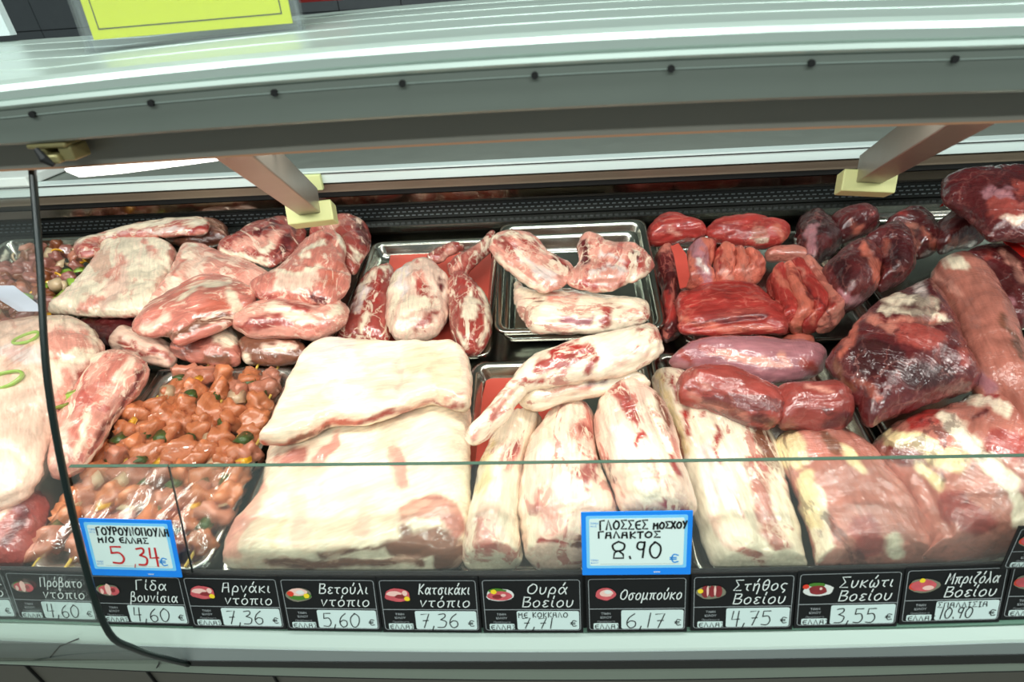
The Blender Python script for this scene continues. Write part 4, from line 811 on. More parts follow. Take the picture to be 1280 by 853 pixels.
def child(name, me, par, loc, rot=(0, 0, 0), s=1.0):
    o = bpy.data.objects.new(name, me); COL.objects.link(o); o.parent = par; o.location = loc; o.rotation_euler = rot; o.scale = (s, s, s); return o
def skewer(px0, px1, c, label):
    A = deck(px0[0], px0[1], c); B = deck(px1[0], px1[1], c); Wa = dw(A[0], A[1], c); Wb = dw(B[0], B[1], c)
    X = Wb-Wa; X /= np.linalg.norm(X); Y = np.cross(DN, X)
    M = Matrix([[X[0], Y[0], DN[0], Wa[0]], [X[1], Y[1], DN[1], Wa[1]], [X[2], Y[2], DN[2], Wa[2]], [0, 0, 0, 1]])
    e = empty('meat_skewer', None, label, 'skewer', 'marinated pork skewers in the lower left tray', M=M)
    child('stick', smesh, e, (-.012, 0, 0))
    pat = random.choice(['kpkok', 'kpkk', 'kokpk', 'kpkyk']); x = .022
    for ch in pat:
        if ch == 'k':
            child('meat_chunk', random.choice(kmesh), e, (x, random.uniform(-.002, .002), random.uniform(-.001, .002)), tuple(random.uniform(0, 6) for _ in range(3)), random.uniform(1.1, 1.35)); x += .027
        else:
            nm, me = {'p': ('pepper_slice', pep_me), 'o': ('onion_slice', oni_me), 'y': ('pepper_slice', yel_me)}[ch]
            child(nm, me, e, (x-.008, random.uniform(-.004, .004), .009), (random.uniform(-.3, .3), -math.pi/2+random.uniform(-.45, .45), random.uniform(-.4, .4)), random.uniform(.75, 1.1)); x += .009
    return e
rows = [[(196,520,232,468),(228,524,256,466),(258,528,286,466),(288,527,318,466),(314,522,345,464)],
        [(128,582,178,520),(156,577,206,522),(184,580,232,524),(215,582,258,526),(248,585,288,528),(290,583,320,528)],
        [(98,636,140,584),(132,638,172,584),(166,640,204,586),(200,642,238,588),(236,644,270,590),(270,640,300,590)],
        [(48,700,92,640),(86,704,128,644),(124,706,164,646),(162,706,200,648),(200,704,236,650),(238,698,268,650)]]
names = ['back', 'second', 'third', 'front']
for r_, row in enumerate(rows):
    for k_, (x0, y0, x1, y1) in enumerate(row):
        skewer((x0, y0), (x1, y1), .036+.004*(k_ % 2), '%s marinated pork skewer from the left in the %s row of its tray' % (['first', 'second', 'third', 'fourth', 'fifth', 'sixth'][k_], names[r_]))
# film stretched over the skewer tray
nx, ny = 60, 90; V = []; Fc = []
for j in range(ny):
    for i in range(nx):
        a = KA0-.004+(KA1-KA0+.008)*i/(nx-1); b_ = KB0+.002+(KB1-KB0-.002)*j/(ny-1); u = i/(nx-1); v = j/(ny-1)
        z = .058+.008*math.sin(math.pi*u)*math.sin(math.pi*v)
        p = Vector((a*16+b_*9, b_*5-a*6, 0)); z += .004*noise.noise(p*1.2)+.0035*(1-abs(noise.noise(p*1.0+Vector((4, 0, 0)))*3) if abs(noise.noise(p*1.0+Vector((4, 0, 0)))) < .33 else 0)
        ed = min(u, 1-u, v, 1-v)
        if ed < .06: z = .040+(z-.040)*ed/.06
        V.append(dw(a, b_, z))
for j in range(ny-1):
    for i in range(nx-1): Fc.append((j*nx+i, j*nx+i+1, (j+1)*nx+i+1, (j+1)*nx+i))
tag(mesh('cling_film', V, Fc, film, smooth=True), 'crumpled clear cling film stretched over the skewer tray', 'cling film')
# diced pork and peppers in the far left tray
dm = []
for s_ in range(6):
    me = lump(50+s_*2.3, .021, .017, .014, .5); me.materials.append([dice, dice2, kebab2][s_ % 3]); dm.append(me)
ring_me = None
def ringm(name, m, R_, r_, sq=.7, wob=.12):
    V = []; Fc = []; n = 28; k = 7
    for i in range(n):
        a = 2*math.pi*i/n; R2 = R_*(1+wob*math.sin(3*a))
        for j in range(k):
            b_ = 2*math.pi*j/k; V.append(((R2+r_*math.cos(b_))*math.cos(a), (R2+r_*math.cos(b_))*math.sin(a)*sq, r_*1.3*math.sin(b_)))
    for i in range(n):
        for j in range(k): Fc.append((i*k+j, ((i+1) % n)*k+j, ((i+1) % n)*k+(j+1) % k, i*k+(j+1) % k))
    me = bpy.data.meshes.new(name); me.from_pydata(V, [], Fc); me.materials.append(m); me.polygons.foreach_set('use_smooth', [True]*len(me.polygons)); return me
poly = np.array([(-30,330),(10,325),(30,312),(60,308),(100,312),(112,322),(98,350),(78,372),(62,392),(60,402),(-30,412)])
def put(name, me, px, py, c, label, cat, group=None, s=1.0, rot=None):
    a = deck(px, py, c); p = dw(a[0], a[1], c); o = bpy.data.objects.new(name, me); COL.objects.link(o)
    o.location = p; o.rotation_euler = rot or tuple(random.uniform(0, 6) for _ in range(3)); o.scale = (s, s, s); return tag(o, label, cat, group)
pts = []; tries = 0
while len(pts) < 105 and tries < 9000:
    tries += 1; x, y = random.uniform(-30, 112), random.uniform(308, 412)
    if inside(np.array([[x, y]]), poly)[0] and all((x-a)**2+((y-b_)*1.3)**2 > 56 for a, b_ in pts): pts.append((x, y))
lp_me = slice_mesh('pepper_piece', lime_pep, .014, .004, 170); yp_me = slice_mesh('pepper_piece', yel_pep, .012, .004, 140); on_me = slice_mesh('onion_piece', onion_m, .014, .004, 190)
for i, (x, y) in enumerate(pts):
    c = random.uniform(.045, .062); k = i % 9
    if k == 2: put('pepper_piece', lp_me, x, y, c+.006, 'light green pepper strip among the diced pork in the far left tray', 'pepper', 'light green pepper strips in the diced pork')
    elif k == 5: put('pepper_piece', yp_me, x, y, c+.006, 'yellow pepper strip among the diced pork in the far left tray', 'pepper', 'yellow pepper strips in the diced pork')
    elif k == 7: put('onion_piece', on_me, x, y, c+.006, 'onion sliver among the diced pork in the far left tray', 'onion', 'onion slivers in the diced pork')
    else: put('diced_meat', dm[i % 6], x, y, c, 'diced chunk of dark pork in the far left tray', 'meat', 'diced pork chunks in the far left tray', random.uniform(.8, 1.2))
rg = ringm('pepper_ring', lime_pep, .018, .0024, .75, .07)
def on_meat(px, py, lift=.002):
    dg = bpy.context.evaluated_depsgraph_get(); d = Vector(ray(px, py)).normalized(); o = Vector(CAM); best = None
    for ob in ALLMEAT:
        Mi = ob.matrix_world.inverted(); h, loc, nr, _ = ob.ray_cast(Mi @ o, (Mi.to_3x3() @ d))
        if h:
            wl = ob.matrix_world @ loc; t = (wl-o).length
            if best is None or t < best[0]: best = (t, wl, (ob.matrix_world.to_3x3() @ nr).normalized())
    return best
bpy.context.view_layer.update()
for (x, y, s_, lb) in ((34, 424, 1.0, 'upper bright green pepper ring on the pale pork leg'), (7, 476, 1.25, 'lower bright green pepper ring on the pale pork leg, nearer the glass')):
    h = on_meat(x, y)
    if h:
        o = bpy.data.objects.new('pepper_ring', rg); COL.objects.link(o); o.rotation_mode = 'QUATERNION'
        o.rotation_quaternion = h[2].to_track_quat('Z', 'Y'); o.location = h[1]+h[2]*.002; o.scale = (s_, s_, s_); tag(o, lb, 'pepper')
h = on_meat(84, 500)
if h:
    o = bpy.data.objects.new('pepper_piece', lp_me); COL.objects.link(o); o.location = h[1]+h[2]*.004; o.rotation_euler = (0.3, 1.4, .6); o.scale = (1.3, 1.3, 1.3); tag(o, 'green pepper piece caught between the pale leg and the wrapped loin', 'pepper')
# white board on the worktop, left
A0 = onY(76, 219, 1.30); zt = zz(204, 1.275)
MBx = MB(); 
def wpt(px, py, z):
    d = ray(px, py); return CAM+d*((z-CAM[2])/d[2])
Q = [onY(-90, 262, 1.27), onY(48, 252, 1.27), onY(84, 215, 1.45), onY(-60, 215, 1.45)]
zt = zz(204, 1.275)+.001
V = [(Q[0][0], 1.268, zt), (Q[1][0], 1.268, zt), (Q[2][0]+.05, 1.62, zt), (Q[0][0], 1.62, zt)]; V = V+[(x, y, z+.022) for x, y, z in V]
bo = tag(mesh('cutting_board', V, [(3, 2, 1, 0), (4, 5, 6, 7), (0, 1, 5, 4), (1, 2, 6, 5), (2, 3, 7, 6), (3, 0, 4, 7)], mat('white_board', lin(240, 244, 240), 0.4)), 'white cutting board on the worktop at the far left', 'board'); bevel(bo, .003)
pc = onY(395, 212, 1.30)
o = MB().box(pc[0]-.035, pc[0]+.02, 1.262, 1.274, zz(226, 1.27), zz(206, 1.27)).make('foam_scrap', block_m); bevel(o, .002); tag(o, 'pale green foam scrap behind the left support arm', 'foam')
# yellow sign in a clear holder on the hood
s0 = onY(118, 50, .60); s1 = onY(366, 29, .60)
cx, cz = (s0[0]+s1[0])/2, (s0[2]+s1[2])/2; Wd_ = s1[0]-s0[0]; ang = math.atan2(s1[2]-s0[2], Wd_)
e = empty('sign_holder', None, 'yellow sign in a clear acrylic holder standing on the hood at the left', 'sign', M=Matrix.Translation((cx, .60, cz)) @ Matrix.Rotation(-ang, 4, 'Y') @ Matrix.Rotation(-.12, 4, 'X'))
W2 = Wd_/2
def loc(mb, name, m, par): o = mesh(name, mb.v, mb.f, m, par); o.matrix_parent_inverse = Matrix.Identity(4); return o
loc(MB().box(-W2, W2, -.0006, .0006, 0, .20), 'yellow_card', mat('yellow_card', lin(226, 232, 30), 0.5, noisy=0.04, nscale=8), e)
ac = loc(MB().box(-W2-.008, W2+.008, -.003, -.001, -.008, .205).box(-W2-.008, W2+.008, .001, .003, -.008, .205).box(-W2-.010, -W2-.006, -.004, .004, -.010, .205).box(W2+.006, W2+.010, -.004, .004, -.010, .205).box(-W2-.010, W2+.010, -.006, .006, -.013, -.008), 'acrylic_cover', acrylic, e)
dl_ = mat('dark_print_line', lin(70, 72, 40), 0.5)
bd = MB(); i_ = .008
bd.box(-W2+i_, W2-i_, -.0009, -.0006, i_, i_+.0010).box(-W2+i_, -W2+i_+.0010, -.0009, -.0006, i_, .192).box(W2-i_-.001, W2-i_, -.0009, -.0006, i_, .192).box(-W2+i_, W2-i_, -.0009, -.0006, .191, .192)
loc(bd, 'border_line', dl_, e)
# dark red and white things standing on the wall side behind the hood
r0 = onY(376, 4, .70); r1 = onY(432, 1, .70)
o = MB().box(r0[0], r1[0], .695, .699, r0[2]+.0005, r0[2]+.03).make('red_label', mat('dark_red_card', lin(120, 24, 26), 0.4)); tag(o, 'dark red card edge on the hood, right of the yellow sign', 'card')
r0 = onY(-20, 45, .74); r1 = onY(17, 43, .74)
o = MB().box(r0[0]-.1, r1[0], .735, .745, r0[2]-.001, r0[2]+.15).make('white_card', mat('white_card', lin(216, 226, 226), 0.4)); tag(o, 'white card standing at the left end of the hood', 'card')
# ------------------------------------------------------------------ lettering
def T(s): return s
G = {  # handwritten strokes in a unit cell (width, strokes); * = smooth
 '0': (.75, ['*', [(.38,1),(.08,.75),(.02,.4),(.2,.05),(.5,.02),(.72,.35),(.7,.75),(.38,1),(.3,.98)]]),
 '1': (.35, ['', [(.22,1),(.15,0)]]),
 '3': (.65, ['*', [(.02,.95),(.45,1),(.5,.78),(.2,.58)], '*', [(.2,.58),(.62,.42),(.5,.05),(.0,.02)]]),
 '4': (.7, ['', [(.1,1),(.05,.42),(.62,.45)], '', [(.5,1),(.48,-.05)]]),
 '5': (.7, ['', [(.62,.98),(.1,.97),(.1,.6)], '*', [(.1,.6),(.5,.62),(.68,.3),(.5,.02),(.08,.04)]]),
 '6': (.7, ['*', [(.5,1),(.15,.7),(.05,.3),(.3,.0),(.62,.12),(.6,.42),(.3,.5),(.08,.35)]]),
 '7': (.68, ['', [(.02,.95),(.62,1),(.3,0)], '', [(.2,.5),(.58,.52)]]),
 '8': (.65, ['*', [(.32,1),(.02,.8),(.1,.5),(.32,.45),(.58,.55),(.62,.85),(.32,1)], '', [(.28,.45),(.12,.35),(.06,.02),(.58,.02),(.56,.25),(.34,.45)]]),
 '9': (.68, ['*', [(.5,.95),(.15,.95),(.05,.65),(.25,.5),(.5,.6),(.55,.95)], '', [(.55,.98),(.42,0)]]),
 ',': (.25, ['', [(.14,.12),(.04,-.22)]]), '.': (.25, ['', [(.08,.1),(.14,-.02)]]), ' ': (.4, []), '/': (.4, ['', [(.3,1),(.1,0)]]),
 'Γ': (.6, ['', [(.08,0),(.08,.95),(.55,1)]]), 'Λ': (.65, ['', [(.02,0),(.25,1),(.6,0)]]), 'Ο': (.72, ['*', [(.35,.9),(.05,.6),(.1,.15),(.45,.05),(.68,.4),(.6,.8),(.3,.92)]]),
 'Σ': (.65, ['', [(.6,.95),(.02,.95),(.35,.5),(.02,.03),(.62,.03)]]), 'Ε': (.6, ['*', [(.58,.92),(.15,.8),(.05,.45),(.2,.08),(.58,.05)], '', [(.08,.48),(.5,.5)]]),
 'Μ': (.75, ['', [(.05,0),(.1,.9),(.35,.5),(.62,.9),(.66,0)], '', [(.1,.5),(.6,.5)]]), 'Ι': (.4, ['', [(.18,.95),(.18,.03)], '', [(.02,.95),(.36,.95)], '', [(.02,.03),(.36,.03)]]),
 'Χ': (.65, ['', [(.05,.95),(.6,0)], '', [(.6,.95),(.02,0)]]), 'Υ': (.6, ['', [(.05,.95),(.3,.5)], '', [(.58,1),(.2,0)]]),
 'Α': (.65, ['', [(.02,0),(.12,.85),(.5,.9),(.56,0)], '', [(.08,.42),(.54,.45)]]), 'Κ': (.6, ['', [(.08,.95),(.08,0)], '', [(.55,.92),(.1,.45),(.55,.05)]]),
 'Τ': (.6, ['', [(.02,.92),(.58,.95)], '', [(.3,.93),(.28,0)]]), 'Ρ': (.6, ['', [(.08,0),(.08,.9)], '*', [(.08,.9),(.5,.9),(.5,.5),(.1,.45)]]),
 'Ν': (.65, ['', [(.05,0),(.06,.95),(.5,.05),(.56,.98)]]), 'Π': (.68, ['', [(.06,0),(.08,.92),(.6,.95),(.6,0)]]), 'Η': (.65, ['', [(.06,0),(.06,.95)], '', [(.56,0),(.58,.95)], '', [(.06,.45),(.58,.48)]]),
 'Β': (.6, ['*', [(.06,.9),(.5,.88),(.4,.55),(.1,.5)], '*', [(.1,.5),(.58,.4),(.5,.05),(.05,.02)], '', [(.06,.95),(.06,0)]]),
 '€': (.7, ['*', [(.66,.85),(.3,.95),(.12,.5),(.3,.06),(.66,.12)], '', [(0,.6),(.5,.6)], '', [(0,.4),(.5,.4)]]),
}
LOW = {
 'α': (.62, ['*', [(.58,.6),(.4,.2),(.2,.0),(.03,.2),(.1,.5),(.3,.6),(.45,.35),(.6,.0)]]), 'β': (.58, ['*', [(.0,-.3),(.08,.5),(.15,.95),(.42,.95),(.4,.62),(.2,.52),(.52,.4),(.45,.05),(.08,.05)]]),
 'γ': (.5, ['*', [(.02,.6),(.2,.35),(.25,-.3)], '', [(.5,.6),(.25,.1)]]), 'δ': (.55, ['*', [(.5,.92),(.2,.95),(.2,.75),(.48,.45),(.42,.05),(.15,.0),(.03,.3),(.2,.55),(.35,.55)]]),
 'ε': (.45, ['*', [(.42,.55),(.2,.6),(.08,.45),(.25,.33),(.05,.15),(.2,.0),(.42,.08)]]), 'ζ': (.45, ['*', [(.1,.95),(.45,.95),(.15,.6),(.05,.25),(.2,.05),(.42,.0),(.35,-.25)]]),
 'η': (.52, ['*', [(.05,.6),(.08,.0)], '*', [(.08,.4),(.3,.6),(.45,.4),(.42,-.3)]]), 'θ': (.52, ['*', [(.28,.95),(.06,.7),(.08,.2),(.25,.0),(.46,.25),(.45,.75),(.28,.95)], '', [(.08,.48),(.46,.48)]]),
 'ι': (.22, ['*', [(.08,.6),(.06,.15),(.2,.02)]]), 'κ': (.5, ['', [(.06,.6),(.06,.0)], '', [(.45,.6),(.08,.3),(.48,.0)]]), 'λ': (.5, ['', [(.1,.98),(.48,.0)], '', [(.28,.5),(.02,.0)]]),
 'μ': (.58, ['', [(.06,.6),(.02,-.3)], '*', [(.06,.2),(.2,.0),(.42,.2),(.48,.6)], '', [(.46,.2),(.56,.0)]]), 'ν': (.48, ['', [(.03,.6),(.2,.02),(.46,.6)]]), 'ο': (.52, ['*', [(.26,.6),(.04,.4),(.08,.08),(.28,.0),(.48,.2),(.44,.5),(.26,.6)]]),
 'π': (.62, ['', [(.0,.55),(.6,.58)], '', [(.18,.55),(.12,.0)], '*', [(.42,.56),(.42,.15),(.56,.02)]]), 'ρ': (.52, ['*', [(.02,-.3),(.06,.3),(.25,.6),(.48,.4),(.4,.05),(.1,.08)]]),
 'σ': (.58, ['*', [(.58,.57),(.25,.58),(.04,.35),(.12,.03),(.36,.02),(.45,.3),(.28,.57)]]), 'ς': (.45, ['*', [(.44,.55),(.2,.58),(.05,.35),(.2,.1),(.4,.0),(.3,-.22)]]), 'τ': (.48, ['', [(.0,.55),(.46,.58)], '*', [(.22,.56),(.2,.15),(.34,.02)]]),
 'υ': (.5, ['*', [(.03,.6),(.06,.15),(.22,.0),(.42,.2),(.45,.6)]]), 'χ': (.5, ['', [(.05,.6),(.45,-.2)], '', [(.48,.6),(.02,-.2)]]), 'ω': (.68, ['*', [(.12,.6),(.03,.3),(.12,.0),(.28,.05),(.34,.35)], '*', [(.34,.35),(.38,.05),(.55,.0),(.65,.3),(.55,.6)]]),
}
for a_, b_ in (('ά','α'),('ή','η'),('ί','ι'),('ό','ο'),('ύ','υ'),('ώ','ω')):
    w_, st_ = LOW[b_]; LOW[a_] = (w_, st_+['', [(w_*.45,.78),(w_*.62,1.02)]])
G.update(LOW); G['M'] = (.72, ['', [(.0,.0),(.12,.95),(.35,.30),(.62,.95),(.70,.0)]])
def printed(s, x, y, h, wd, maxw, m, par, z, align='C', slant=.18):
    w0 = writing(s, 0, 0, h, wd, 1.0, 0, slant)[2]; sx = min(1.0, maxw/w0); w1 = w0*sx
    V, Fc, cx = writing(s, x-w1/2 if align == 'C' else x, y, h, wd, sx, 0, slant); return put2('product_name', V, Fc, m, par, z)
def writing(s, x, y, h, wd, sx=1.0, jit=.02, slant=.0):
    """list of ribbons in card coordinates (x right, y up)"""
    R_ = []; cx = x; r = random.Random(s)
    for ch in s:
        w_, st = G[ch]; dy = r.uniform(-jit, jit)*h
        for i in range(0, len(st), 2):
            Pn = np.array(st[i+1], float)
            if st[i] == '*': Pn = catmull(Pn, 5)
            Pn = Pn*np.array([h*sx, h]); Pn[:, 0] += Pn[:, 1]*slant; R_.append(Pn+np.array([cx, y+dy]))
        cx += (w_+.2)*h*sx
    V = []; Fc = []
    for Pn in R_:
        n0 = len(V)
        for i, p in enumerate(Pn):
            t = Pn[min(i+1, len(Pn)-1)]-Pn[max(i-1, 0)]; t = t/(np.linalg.norm(t)+1e-9); nn = np.array([-t[1], t[0]])*wd/2
            if i == 0: p = p-t*wd*.4
            if i == len(Pn)-1: p = p+t*wd*.4
            V += [(p[0]+nn[0], p[1]+nn[1]), (p[0]-nn[0], p[1]-nn[1])]
        for i in range(len(Pn)-1): k = n0+2*i; Fc.append((k, k+1, k+3, k+2))
    return V, Fc, cx
def put2(name, V, Fc, m, par, z):   # flat print in the card plane; card local axes: x right, z up, -y toward the viewer
    o = mesh(name, [(a, -z, b_) for a, b_ in V], Fc, m, par); o.matrix_parent_inverse = Matrix.Identity(4); return o
def rr2(x0, x1, y0, y1, r, n=4): return rrect(x0, x1, y0, y1, r, n)
def plate(name, x0, x1, y0, y1, r, m, par, z, th=.0002, skew=0):
    R_ = rr2(x0, x1, y0, y1, r); n = len(R_); V = [(a+skew*(b_-y0), -z, b_) for a, b_ in R_]+[(a+skew*(b_-y0), -z+th, b_) for a, b_ in R_]
    Fc = [tuple(range(n))[::-1], tuple(range(n, 2*n))]+[(i, (i+1) % n, (i+1) % n+n, i+n) for i in range(n)]
    o = mesh(name, V, Fc, m, par); o.matrix_parent_inverse = Matrix.Identity(4); return o
def frame(name, x0, x1, y0, y1, r, wd, m, par, z):
    A = rr2(x0, x1, y0, y1, r); B = rr2(x0+wd, x1-wd, y0+wd, y1-wd, max(r-wd, .0003)); n = len(A)
    return put2(name, A+B, [(i, i+n, (i+1) % n+n, (i+1) % n) for i in range(n)][::1], m, par, z)
def text(name, s, x, y, size, m, par, z, align='LEFT', shear=.25, bold=.0, sx=1.0):
    c = bpy.data.curves.new('t', 'FONT'); c.body = s; c.size = size; c.shear = shear; c.align_x = align; c.offset = bold; c.resolution_u = 3; c.space_character = 1.04
    t = bpy.data.objects.new('t', c); COL.objects.link(t); bpy.context.view_layer.update()
    me = bpy.data.meshes.new_from_object(t.evaluated_get(bpy.context.evaluated_depsgraph_get())); bpy.data.objects.remove(t); bpy.data.curves.remove(c)
    n = len(me.vertices); co_ = np.empty(n*3); me.vertices.foreach_get('co', co_); co_ = co_.reshape(-1, 3)
    out = np.c_[co_[:, 0]*sx+x, np.full(n, -z), co_[:, 1]+y]; me.vertices.foreach_set('co', out.ravel()); me.materials.clear(); me.materials.append(m); me.name = name; me.update()
    o = bpy.data.objects.new(name, me); COL.objects.link(o); o.parent = par; return o
def blob2(cx, cy, rx, ry, seed, n=18, wob=.18):
    return [(cx+rx*math.cos(2*math.pi*i/n)*(1+wob*noise.noise(Vector((math.cos(2*math.pi*i/n)*1.5, math.sin(2*math.pi*i/n)*1.5, seed)))), cy+ry*math.sin(2*math.pi*i/n)*(1+wob*noise.noise(Vector((math.cos(2*math.pi*i/n)*1.5, math.sin(2*math.pi*i/n)*1.5, seed+7))))) for i in range(n)]
pm = {'dish': mat('print_dish', lin(120, 118, 100), .4), 'meat': mat('print_meat', lin(196, 84, 90), .5, noisy=.3, nscale=160), 'pale': mat('print_pale', lin(232, 190, 178), .5), 'dark': mat('print_dark', lin(130, 40, 44), .5, noisy=.3, nscale=160),
      'yel': mat('print_lemon', lin(236, 206, 40), .5), 'grn': mat('print_green', lin(70, 120, 40), .5), 'red': mat('print_tomato', lin(210, 60, 40), .5), 'wht': mat('print_plate', lin(214, 216, 210), .5)}
TW, TH = .1085, .0560
def picture(e, kind, x, y, s=1.0):
    """the small printed picture of a cut: flat shapes on the card"""
    sp = {'lamb': [('dish', 0, 0, .0145, .0085, 0), ('grn', -.006, .003, .006, .004, 1), ('meat', -.005, 0, .0075, .0062, 2), ('meat', .006, -.001, .0072, .0062, 3), ('pale', 0, .001, .0035, .0085, 4), ('pale', -.008, -.002, .002, .004, 5), ('dark', .006, 0, .003, .003, 6)],
          'shoulder': [('meat', 0, 0, .0155, .0095, 8), ('pale', -.004, .002, .009, .0035, 9), ('dark', .004, -.002, .007, .003, 10), ('pale', .009, .003, .003, .004, 15), ('yel', .011, -.005, .0035, .0032, 11)],
          'platter': [('dish', 0, -.001, .0165, .0095, 12), ('grn', 0, -.002, .014, .0065, 13), ('pale', -.001, .003, .011, .0055, 14), ('red', -.010, .001, .004, .004, 15), ('yel', .009, -.002, .0035, .0035, 16), ('wht', .002, .003, .005, .003, 17)],
          'dish': [('wht', 0, 0, .0165, .0085, 18), ('grn', -.003, .006, .010, .0035, 19), ('meat', 0, -.001, .0145, .0065, 20), ('dark', -.003, -.002, .006, .003, 21), ('pale', .004, 0, .003, .002, 27), ('yel', -.007, .005, .0035, .0032, 22)],
          'osso': [('meat', 0, 0, .0112, .0085, 23), ('pale', .001, .001, .0075, .005, 24), ('wht', .003, .003, .004, .0028, 25)],
          'ribs': [('dish', 0, 0, .0165, .0095, 26), ('dark', -.006, .001, .005, .008, 27), ('dark', .001, .001, .004, .008, 28), ('dark', .008, .001, .004, .008, 29), ('pale', -.004, .002, .0012, .007, 30), ('pale', .004, .002, .0012, .007, 31), ('yel', -.012, .002, .003, .003, 32)],
          'liver': [('wht', .001, -.001, .0165, .0085, 33), ('grn', 0, .006, .009, .003, 34), ('dark', .001, -.001, .010, .006, 35), ('red', -.012, .004, .0035, .003, 36), ('wht', -.012, -.002, .003, .003, 37), ('pale', .004, .001, .0015, .0018, 38)],
          'chop': [('dish', 0, 0, .0165, .0095, 39), ('red', -.008, -.001, .007, .006, 42), ('meat', 0, 0, .013, .008, 40), ('pale', .005, -.003, .006, .003, 41), ('yel', -.002, .007, .003, .003, 43)]}[kind]
    pic = None
    for i, (m, dx, dy, rx, ry, sd_) in enumerate(sp):
        B = blob2(x+dx*s, y+dy*s, rx*s, ry*s, sd_*1.7); n = len(B)
        o = put2('printed_picture' if pic is None else 'printed_shape', B, [tuple(range(n))[::-1]], pm[m], e if pic is None else pic, .0011+.00008*i)
        if pic is None: pic = o
    return pic
def price_tag(px0, px1, l1, l2, price, kind, note, label, ctry=True, M=None, picx=0):
    if M is None:
        a = tagplane(px0, float(np.interp((px0+px1)/2, [p[0] for p in L_RAIL], [p[1] for p in L_RAIL]))+34); b_ = tagplane(px1, float(np.interp((px0+px1)/2, [p[0] for p in L_RAIL], [p[1] for p in L_RAIL]))+34)
        c0 = (a[0]+b_[0])/2; zt, zb = zTop(c0), zTB(c0); zc = (zt+zb)/2; dx = .04
        sl = math.atan2((zTop(c0+dx)+zTB(c0+dx))-(zTop(c0-dx)+zTB(c0-dx)), 4*dx)
        n = np.array([0, -math.cos(TT), math.sin(TT)])
        yc = YG-.004-math.tan(TT)*(zTop(0)-zc) 
        M = Matrix.Translation((c0, yc-.0012, zc)) @ Matrix.Rotation(-sl, 4, 'Y') @ Matrix.Rotation(-TT, 4, 'X')
        wd = (b_[0]-a[0]); ht = (zt-zb)/math.cos(TT)
    else: wd, ht = .108, .062
    e = empty('price_tag', None, label, 'price tag', 'black price tags along the front rail', M=M)
    kx, kz = wd/TW, ht/TH; s = (kx, kz)
    X = lambda v: v*kx; Z = lambda v: v*kz
    plate('card', -wd/2+.0006, wd/2-.0006, -ht/2+.0006, ht/2-.0006, .0006, black_card, e, .0004, .0012)
    frame('white_border', X(-.0510), X(.0512), Z(-.0248), Z(.0248), .0035, .0007, print_g, e, .0008)
    put2('divider_line', [(X(-.0505), Z(-.0044)), (X(.0507), Z(-.0044)), (X(.0507), Z(-.0037)), (X(-.0505), Z(-.0037))], [(0, 1, 2, 3)], print_g, e, .0008)
    picture(e, kind, X(-.0330+picx), Z(.0105), min(kx, 1.0))
    if l2:
        printed(l1.strip(), X(.0430 if l1[0] == ' ' else .0175), Z(.0115), Z(.0105), .0013, X(.056), print_w, e, .0012); printed(l2.strip(), X(.0430 if l1[0] == ' ' else .0175), Z(-.0012), Z(.0105), .0013, X(.056), print_w, e, .0012)
    elif l1: printed(l1, X(.0150), Z(.0050), Z(.0105), .0013, X(.066), print_w, e, .0012)
    pw_ = plate('price_window', X(-.0165), X(.0495), Z(-.0238), Z(-.0055), .0022, cardw, e, .0010)
    text('small_print', 'ΤΙΜΗ', X(-.0330), Z(-.0095), .0042, print_g, e, .0012, 'CENTER', shear=0, bold=.00008); text('small_print', 'ΚΙΛΟΥ', X(-.0330), Z(-.0132), .0042, print_g, e, .0012, 'CENTER', shear=0, bold=.00008)
    text('small_print', 'Προέλευση', X(-.0330), Z(-.0172), .0036, print_g, e, .0012, 'CENTER', shear=.2)
    plate('origin_window', X(-.0465), X(-.0195), Z(-.0240), Z(-.0182), .0015, cardw, e, .0010)
    V, Fc, cx = writing('ΕΛΛΑΣ', X(-.0450), Z(-.0234), Z(.0046), .00085, 1.12, .06); put2('origin_writing', V, Fc, ink, e, .0014)
    if price:
        h = Z(.0104 if note else .0140); w_tot = writing(price, 0, 0, h, .001, 1.0)[2]; sx = min(1.15, X(.044)/w_tot) if not note else min(1.2, X(.036)/w_tot)
        V, Fc, cx = writing(price, X(-.0120), Z(-.0222), h, .0012, sx, .04, .1); put2('price_writing', V, Fc, ink, e, .0014)
        V, Fc, cx = writing('€', X(.0405), Z(-.0205), Z(.0062), .0010, 1.1); put2('euro_sign', V, Fc, ink, e, .0014)
    if note:
        w_tot = writing(note, 0, 0, Z(.0056), .001, 1.0)[2]; V, Fc, cx = writing(note, X(-.0150), Z(-.0114), Z(.0052), .00095, X(.058)/w_tot, .05); put2('note_writing', V, Fc, ink, e, .0014)
    return e
price_tag(-92, 17, '           οι', '           ο', '   0', 'dish', None, 'leftmost black price tag, cut off at the left edge')
price_tag(17, 118, 'Πρόβατο', 'ντόπιο', '4,60', 'lamb', None, 'black tag priced 4,60 seen behind the curved glass, Πρόβατο ντόπιο')
price_tag(119, 234, 'Γίδα', 'βουνίσια', '4,60', 'lamb', None, 'black tag priced 4,60 just under the left blue card, Γίδα βουνίσια')
price_tag(234, 353, 'Αρνάκι', 'ντόπιο', '7,36', 'shoulder', None, 'black tag priced 7,36 with a lamb shoulder picture, nearer the left blue card, Αρνάκι ντόπιο')
price_tag(353, 474, 'Βετούλι', 'ντόπιο', '5,60', 'platter', None, 'black tag priced 5,60 under the belly slab, Βετούλι ντόπιο')
price_tag(474, 600, 'Κατσικάκι', 'ντόπιο', '7,36', 'shoulder', None, 'black tag priced 7,36 under the right end of the belly slab, Κατσικάκι ντόπιο')
